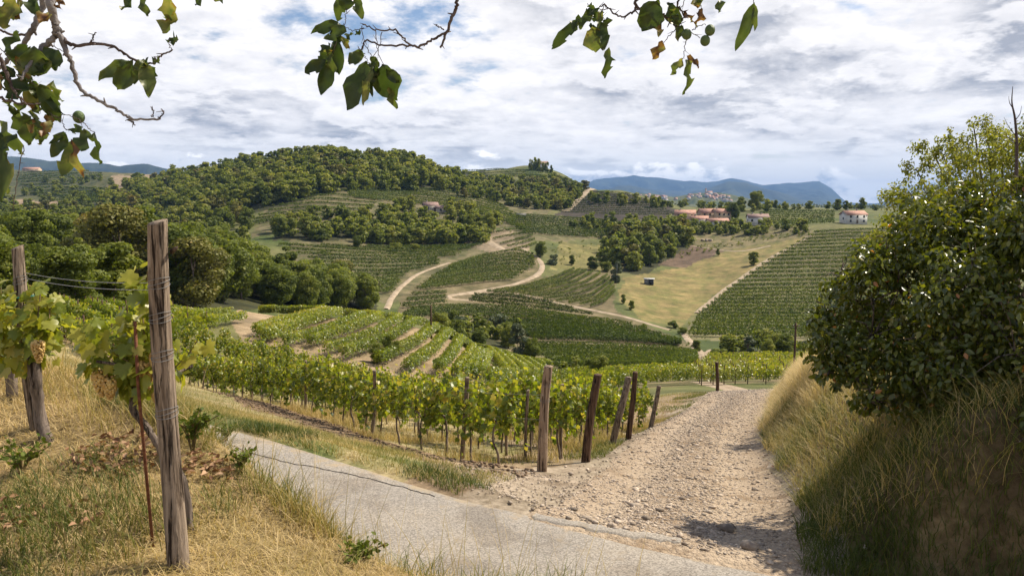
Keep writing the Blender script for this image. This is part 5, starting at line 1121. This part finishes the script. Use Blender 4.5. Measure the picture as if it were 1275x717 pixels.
LF = """35,57,22,88,22,.3;42,58,48,92,26,.45;55,60,75,85,18,.35;20,90,5,95,14,.3;22,88,38,102,12,.6;35,100,15,125,20,.35;45,105,45,140,20,.85;50,105,72,150,18,.4;62,120,78,142,9,.3;40,145,12,160,18,.35;42,148,30,180,18,.4;48,150,55,178,16,.65;0,150,15,190,18,.6;0,165,5,250,24,.5;10,190,0,238,14,.8;82,165,65,178,8,.3;88,163,102,160,9,.4;84,170,64,195,12,.3;90,175,78,218,18,.62;92,175,92,215,10,.92;108,163,102,188,17,.45;118,165,132,200,12,.35;
160,75,124,100,12,.45;165,75,150,108,18,.4;180,80,186,117,16,.62;188,84,190,100,9,.3;196,73,195,83,6,.6;172,74,168,104,12,.5;165,-5,157,17,9,.5;175,-3,187,20,9,.55;213,-5,205,30,18,.7;218,15,208,45,16,.85;212,48,222,55,12,.4;255,-8,243,5,9,.4;270,-8,280,12,10,.6;20,0,0,32,20,.75;18,12,22,29,10,.9;42,-4,45,20,14,.5;60,15,52,35,12,.85;70,10,80,2,12,.95;24,40,8,66,12,.4;60,62,70,90,9,.55;30,128,16,150,12,.6;
425,30,388,38,11,.3;430,33,412,50,14,.45;425,-5,420,25,12,.5;432,-8,430,12,18,.3;443,-5,450,22,11,.5;418,48,422,92,14,.15;412,55,400,66,7,.3;405,75,383,90,13,.1;412,75,400,112,16,.2;438,40,432,56,7,.5;447,38,445,48,6,.3;451,64,434,80,14,.45;458,78,430,132,24,.25;462,80,462,105,14,.3;463,85,450,125,9,.78;475,80,490,124,30,.3;480,85,497,103,11,.2;470,80,475,118,16,.5;486,110,488,132,9,.7;
720,25,690,58,12,.15;722,22,715,42,9,.3;735,5,738,22,10,.4;735,18,722,35,12,.5;738,33,742,64,22,.75;748,28,752,60,14,.35;750,25,756,32,12,.5;757,60,757,95,11,.55;818,2,800,38,26,.35;832,3,842,35,18,.35;848,30,847,55,9,.65;826,52,815,75,12,1.0;862,-3,865,14,12,.85;873,10,866,32,9,1.0;851,73,835,93,9,.78;853,75,861,112,10,.55;855,70,870,83,7,.9;896,-5,893,17,8,.5;938,5,920,58,12,.5;940,5,940,38,6,.6;850,14,858,28,8,.95;862,-8,874,2,9,.5"""
g_ = [( .0, 0), (.12, .30), (.28, .44), (.45, .5), (.62, .47), (.80, .33), (.93, .15), (1.0, .02)]
LF += ';'+';'.join('%f,%f,%f,%f,%f,%f' % (x_, y_, x_+rng.uniform(-12, 12), y_+rng.uniform(12, 26), rng.uniform(6, 12), rng.choice([.2, .35, .5, .65, .88])) for x_, y_ in [(rng.uniform(a, b), rng.uniform(c, d)) for a, b, c, d in [(20, 60, 55, 75)]*3+[(20, 70, 90, 130)]*6+[(30, 75, 135, 160)]*5+[(155, 195, 72, 84)]*4+[(-5, 20, 80, 170)]*6+[(400, 440, 20, 75)]*5+[(450, 485, 70, 95)]*4+[(720, 760, 5, 40)]*4+[(800, 860, -5, 35)]*5+[(0, 60, -12, 20)]*4])
k = 0
for row in LF.replace('\n', '').split(';'):
    x0, y0, x1, y1, wpx, tn = map(float, row.split(',')); Yd = (2.3 if 380 < x0 < 600 else 2.17)+rng.uniform(-.05, .05)
    a = pd(x0, y0, Yd); b = pd(x1, y1, Yd+rng.uniform(-.03, .03)); D = b-a; Ln = np.linalg.norm(D)*1.04; D = D/np.linalg.norm(D)
    face = unit(np.array([rng.uniform(-.6, .6), -1, rng.uniform(-.3, .5)])); S = unit(np.cross(D, face)); N = np.cross(S, D); wd = wpx/FPX*Yd*1.12*1.08
    V, T = [], []; fold = rng.uniform(.15, .75); curl = rng.uniform(-.42, .42); ph = rng.uniform(0, 9); torn = rng.uniform(.06, .36)
    for t_, hw in g_:
        for s_ in (-1, -.6, 0, .6, 1):
            e2 = 1+torn*(vnoise(np.array([t_*5+ph]), np.array([s_*2+ph]))[0]*2)*(abs(s_) > .8)
            p = a+D*Ln*t_+S*s_*hw*wd*e2+N*(abs(s_)*fold*wd*hw*1.2+curl*Ln*t_*t_+.012*math.sin(t_*11+ph)*abs(s_))
            V.append(p); T.append(min(1, max(0, tn+.10*math.sin(t_*4+ph)*abs(s_)+(.25 if abs(s_) > .8 and torn > .1 else 0)*(tn < .7)*.6)))
    V = np.array(V)-wt; F = [(5*i+j, 5*i+j+1, 5*i+j+6, 5*i+j+5) for i in range(len(g_)-1) for j in range(4) if not (j in (0, 3) and rng.random() < torn*.5)]
    mesh_np('leaf', V, [F], M['walnut'], T, walnut, True); k += 1
for px, py, r in [(98,146,7),(884,38,6.2),(878,51,6),(855,43,6)]:
    c = pd(px, py, 2.17); R_ = r/FPX*2.17; th = np.linspace(0, math.pi, 11); ph = np.linspace(0, 2*math.pi, 17)[:-1]; V = [(R_*math.sin(a)*math.cos(b), R_*math.sin(a)*math.sin(b), R_*1.1*math.cos(a)) for a in th for b in ph]
    F = [(16*i+j, 16*i+(j+1) % 16, 16*(i+1)+(j+1) % 16, 16*(i+1)+j) for i in range(10) for j in range(16)]; mesh_np('walnut', np.array(V)+c-wt, [F], M['walnut_fruit'], np.full(len(V), .5), walnut, True)
# ---------------------------------------------------------------- buildings
def gable(mb_, w, d, z0, rise, over=.5, th=.22, ridge_x=True):
    """two tiled slopes with thickness and eaves"""
    hx, hy = w/2+over, d/2+over
    for s in (-1, 1):
        if ridge_x: P = [(-hx, s*hy, z0-over*rise/(d/2)), (hx, s*hy, z0-over*rise/(d/2)), (hx, 0, z0+rise), (-hx, 0, z0+rise)]
        else: P = [(s*hx, -hy, z0-over*rise/(w/2)), (s*hx, hy, z0-over*rise/(w/2)), (0, hy, z0+rise), (0, -hy, z0+rise)]
        P = np.array(P); mb_.add(np.vstack([P, P+[0, 0, th]]), [[(0,1,2,3),(4,7,6,5),(0,4,5,1),(1,5,6,2),(2,6,7,3),(3,7,4,0)]])
def house(px, py, Y, w, d, h, rise, rz, wall, roof, label, group=None, win=3, floors=1, chim=1, name='house', door=True):
    g = ground_at(px, py, Y*.8, Y*1.25); o = empty(name, g, label, 'house' if name != 'church' else 'church', group, R(rz))
    mb = MB(); mb.box((0, 0, h/2-.7), (w, d, h+1.4))
    mb.add([(-w/2, -d/2, h), (-w/2, d/2, h), (-w/2, 0, h+rise-.05), (-w/2+.2, -d/2, h), (-w/2+.2, d/2, h), (-w/2+.2, 0, h+rise-.05)], [[(0,1,2),(3,5,4)], [(0,2,5,3),(1,4,5,2)]])
    mb.add([(w/2, -d/2, h), (w/2, d/2, h), (w/2, 0, h+rise-.05), (w/2-.2, -d/2, h), (w/2-.2, d/2, h), (w/2-.2, 0, h+rise-.05)], [[(0,2,1),(3,4,5)], [(0,3,5,2),(1,2,5,4)]])
    mb.build('wall', M[wall], o); mb = MB(); gable(mb, w, d, h, rise); rf = mb.build('roof', M[roof], o)
    for c in range(chim): mb = MB(); mb.box((w*(-.25+.45*c), .6, h+rise+.2), (.7, .7, 1.6)); mb.box((w*(-.25+.45*c), .6, h+rise+1.1), (.95, .95, .18)); mb.build('chimney', M['stonewall'], rf)
    for f in range(floors):
        for k in range(win):
            x = w*((k+.5)/win-.5); z = h*(f+.55)/floors
            if door and f == 0 and k == win//2:
                mb = MB(); mb.box((x, -d/2-.03, 1.05), (1.1, .12, 2.1)); mb.build('door', M['bark'], o); continue
            mb = MB(); mb.box((x, -d/2-.03, z), (1.15, .10, 1.35)); wn = mb.build('window', M['darkhole'], o); mb = MB(); mb.box((x, -d/2-.1, z-.75), (1.5, .3, .12)); mb.build('sill', M['white'], wn)
    for s in (-1, 1):
        mb = MB(); mb.box((s*(w/2+.03), 0, h*.55), (.10, 1.1, 1.3)); mb.build('window', M['darkhole'], o)
    return o
house(853,276,430,13,9,5.2,2.4,-14,'cream','roof','leftmost terracotta roofed house of the hamlet',floors=2,win=3)
house(871,279,432,10,7,3.2,1.9,-8,'white','roof','low house squeezed between the leftmost and the wide hamlet house',win=2)
house(884,275,440,15,9,5.4,2.6,8,'cream','roof','widest terracotta roofed house in the middle of the hamlet',floors=2,win=4)
house(897,275,436,10,9,5.6,2.2,14,'cream','roof','rightmost of the clustered hamlet houses with pale gable',floors=2,win=3,chim=1)
house(893,281,420,13,5,3.0,1.5,4,'white','roof','long low outbuilding in front of the hamlet houses',win=4,chim=0)
house(943,279,425,12,8,4.2,1.9,-6,'white','greyroof','separate house with dull brown roof right of the hamlet',win=3,chim=2)
house(1062,278,430,12.5,8,5.0,2.0,10,'white','roof','white two storey house with salmon roof on the right ridge',floors=2,win=3,chim=2)
house(536,263,470,8.5,6,3.6,1.8,16,'stonewall','greyroof','old stone farmhouse half hidden by trees on the wooded hill',win=2)
house(549,264,468,6,5,2.6,1.2,4,'stonewall','greyroof','low stone barn beside the old farmhouse',win=1,chim=0,door=False)
house(40,211,1350,26,14,4,3,5,'cream','roof','far farm building with orange roof at the left edge',win=4,chim=0,floors=1)
house(675,210,880,13,8,5,3,0,'white','greyroof','small white chapel among trees on the second hill top',win=2,chim=0,name='chapel')
# little shed on the meadow
g = ground_at(808,354,180,480); o = empty('field_shed', g, 'small dark shed with white flat roof on the dry meadow', 'shed', None, R(-12)); mb = MB()
mb.box((0, 1.3, 1.0), (3.6, .12, 2.2)); mb.box((-1.75, 0, 1.0), (.12, 2.5, 2.2)); mb.box((1.75, 0, 1.0), (.12, 2.5, 2.2)); mb.box((-.9, -1.25, 1.0), (1.7, .12, 2.2)); mb.build('wall', M['metalgrey'], o)
mb = MB(); mb.box((0, 0, 2.22), (4.3, 3.3, .16)); mb.build('roof', M['white'], o); mb = MB(); mb.box((.9, -1.27, .9), (1.2, .08, 1.9)); mb.build('door', M['darkhole'], o)
# concrete tank on the terrace
g = ground_at(649,270,380,620); o = empty('water_tank', g, 'low pale concrete tank on the terrace under the second hill', 'tank'); mb = MB(); mb.box((0, 0, .8), (6, 3, 2.2)); mb.build('basin', M['concrete'], o); mb = MB(); mb.box((0, 0, 2.0), (6.4, 3.4, .2)); mb.build('lid', M['white'], o)
# rubble by the gully
g = ground_at(875,300,300,520); mb = MB()
for q in range(9): mb.box((rng.uniform(-4, 4), rng.uniform(-2, 2), .4), rng.uniform(.6, 1.6, 3), rng.uniform(0, 3), rng.uniform(.6, 1.1))
tag(mb.build('spoil_heap', M['stone'], loc=g), 'heap of pale blocks at the top of the brown gully bank', 'rubble')
# towns on the far ridge
def town(cx, n, sx, py, Y, lab, grp):
    for q in range(n):
        px = cx+rng.normal()*sx; p2 = py+rng.uniform(-1.5, 2.5)+abs(px-cx)*.06; Yq = Y*rng.uniform(.975, 1.0)
        u, e = pix_to_ue(px, p2); x = float(u)*Yq; z = hz(x, Yq); w = rng.uniform(7, 14); h = rng.uniform(5, 8)
        o = empty('town_house', (x, Yq, z), lab, 'house', grp, rng.uniform(-.5, .5)); mb = MB(); mb.box((0, 0, h/2-1), (w, 9, h+2)); mb.build('wall', M['white'] if q % 3 else M['cream'], o); mb = MB(); gable(mb, w, 9, h, 3); mb.build('roof', M['roof'] if q % 2 else M['greyroof'], o)
town(882, 34, 15, 242, 2950, 'small pale house of the hilltop town around the church tower', 'houses of the hilltop town')
town(820, 20, 14, 245, 2950, 'small pale house of the straggling village left of the hilltop town', 'houses of the left village')
x = (877-637.5)/FPX*2950; z = hz(x, 2950); o = empty('church', (x, 2950, z), 'church with tall tower rising over the hilltop town', 'church'); mb = MB(); mb.box((0, 0, 10), (6, 6, 26)); mb.build('tower', M['stonewall'], o); mb = MB(); mb.box((0, 0, 26.2), (6.6, 6.6, 6.4), taper=.05); mb.build('spire', M['roof'], o); mb = MB(); mb.box((14, 0, 6), (20, 11, 14)); mb.build('nave', M['white'], o); mb = MB(); mb2_ = gable(mb, 20, 11, 13, 4); nv_ = mb.build('nave_roof', M['roof'], o); nv_.location = (14, 0, 0)
# poles
def pole(px, pyb, pyt, Y, r, label, arm=False):
    g = ground_at(px, pyb, Y*.75, Y*1.3); top_ = pixdepth(px, pyt, g[1]); h = top_[2]-g[2]; o = empty('utility_pole', g, label, 'pole'); mb = MB(); mb.tube([(0, 0, -.3), (0, 0, h*.5), (0, 0, h)], [r*1.2, r, r*.8], 8); mb.build('shaft', M['darkpost'], o, True)
    if arm: mb = MB(); mb.box((0, -.1, h-.3), (.7, .07, .08)); ar = mb.build('crossarm', M['darkpost'], o); [MB().tube([(s*.28, -.1, h-.26), (s*.28, -.1, h-.14)], [.035, .02], 6).build('insulator', M['white'], ar) for s in (-1, 1)]
pole(988,474,402,88,.11,'dark wooden utility pole standing left of the glossy bush',True)
pole(537,422,380,92,.10,'thin wooden pole on the right shoulder of the striped spur')
tag(MB().tube([(0, 0, -.1), (0, 0, 7.5)], [.10, .06], 6).build('mast', M['metalgrey'], loc=ground_at(768, 353, 180)), 'thin mast rising from behind the pale crowned tree', 'mast')
# fence posts along the slope track and vineyard edge stakes
A_ = np.array([ground_at(px, py, 130, 520) for px, py in resample([(872,392),(890,378),(910,361),(940,340),(970,320),(1016,292)], 46)])
fp = None
for q, p in enumerate(A_):
    if fp is None: fp = MB().tube([(0, 0, -.2), (0, 0, 1.5)], [.09, .07], 5).build('row_end_stake', M['concrete'], loc=p); o = fp
    else: o = fp.copy(); C.objects.link(o); o.location = p
    tag(o, 'pale row end stake beside the straight slope track', 'stake', 'row end stakes beside the slope track')
# ---------------------------------------------------------------- haze
mb = MB(); mb.box((0, 0, -25), (40000, 40000, 1100)); hzo = mb.build('haze', None); m = bpy.data.materials.new('haze'); m.use_nodes = True; m.node_tree.nodes.clear(); t = NT(m.node_tree)
pv_ = t.n('ShaderNodeVolumePrincipled', {'Color': (.24, .45, .86, 1), 'Density': HAZE, 'Anisotropy': 0.0}); o_ = t.n('ShaderNodeOutputMaterial'); m.node_tree.links.new(pv_.outputs[0], o_.inputs['Volume'])
hzo.data.materials.clear(); hzo.data.materials.append(m); tag(hzo, kind='stuff')
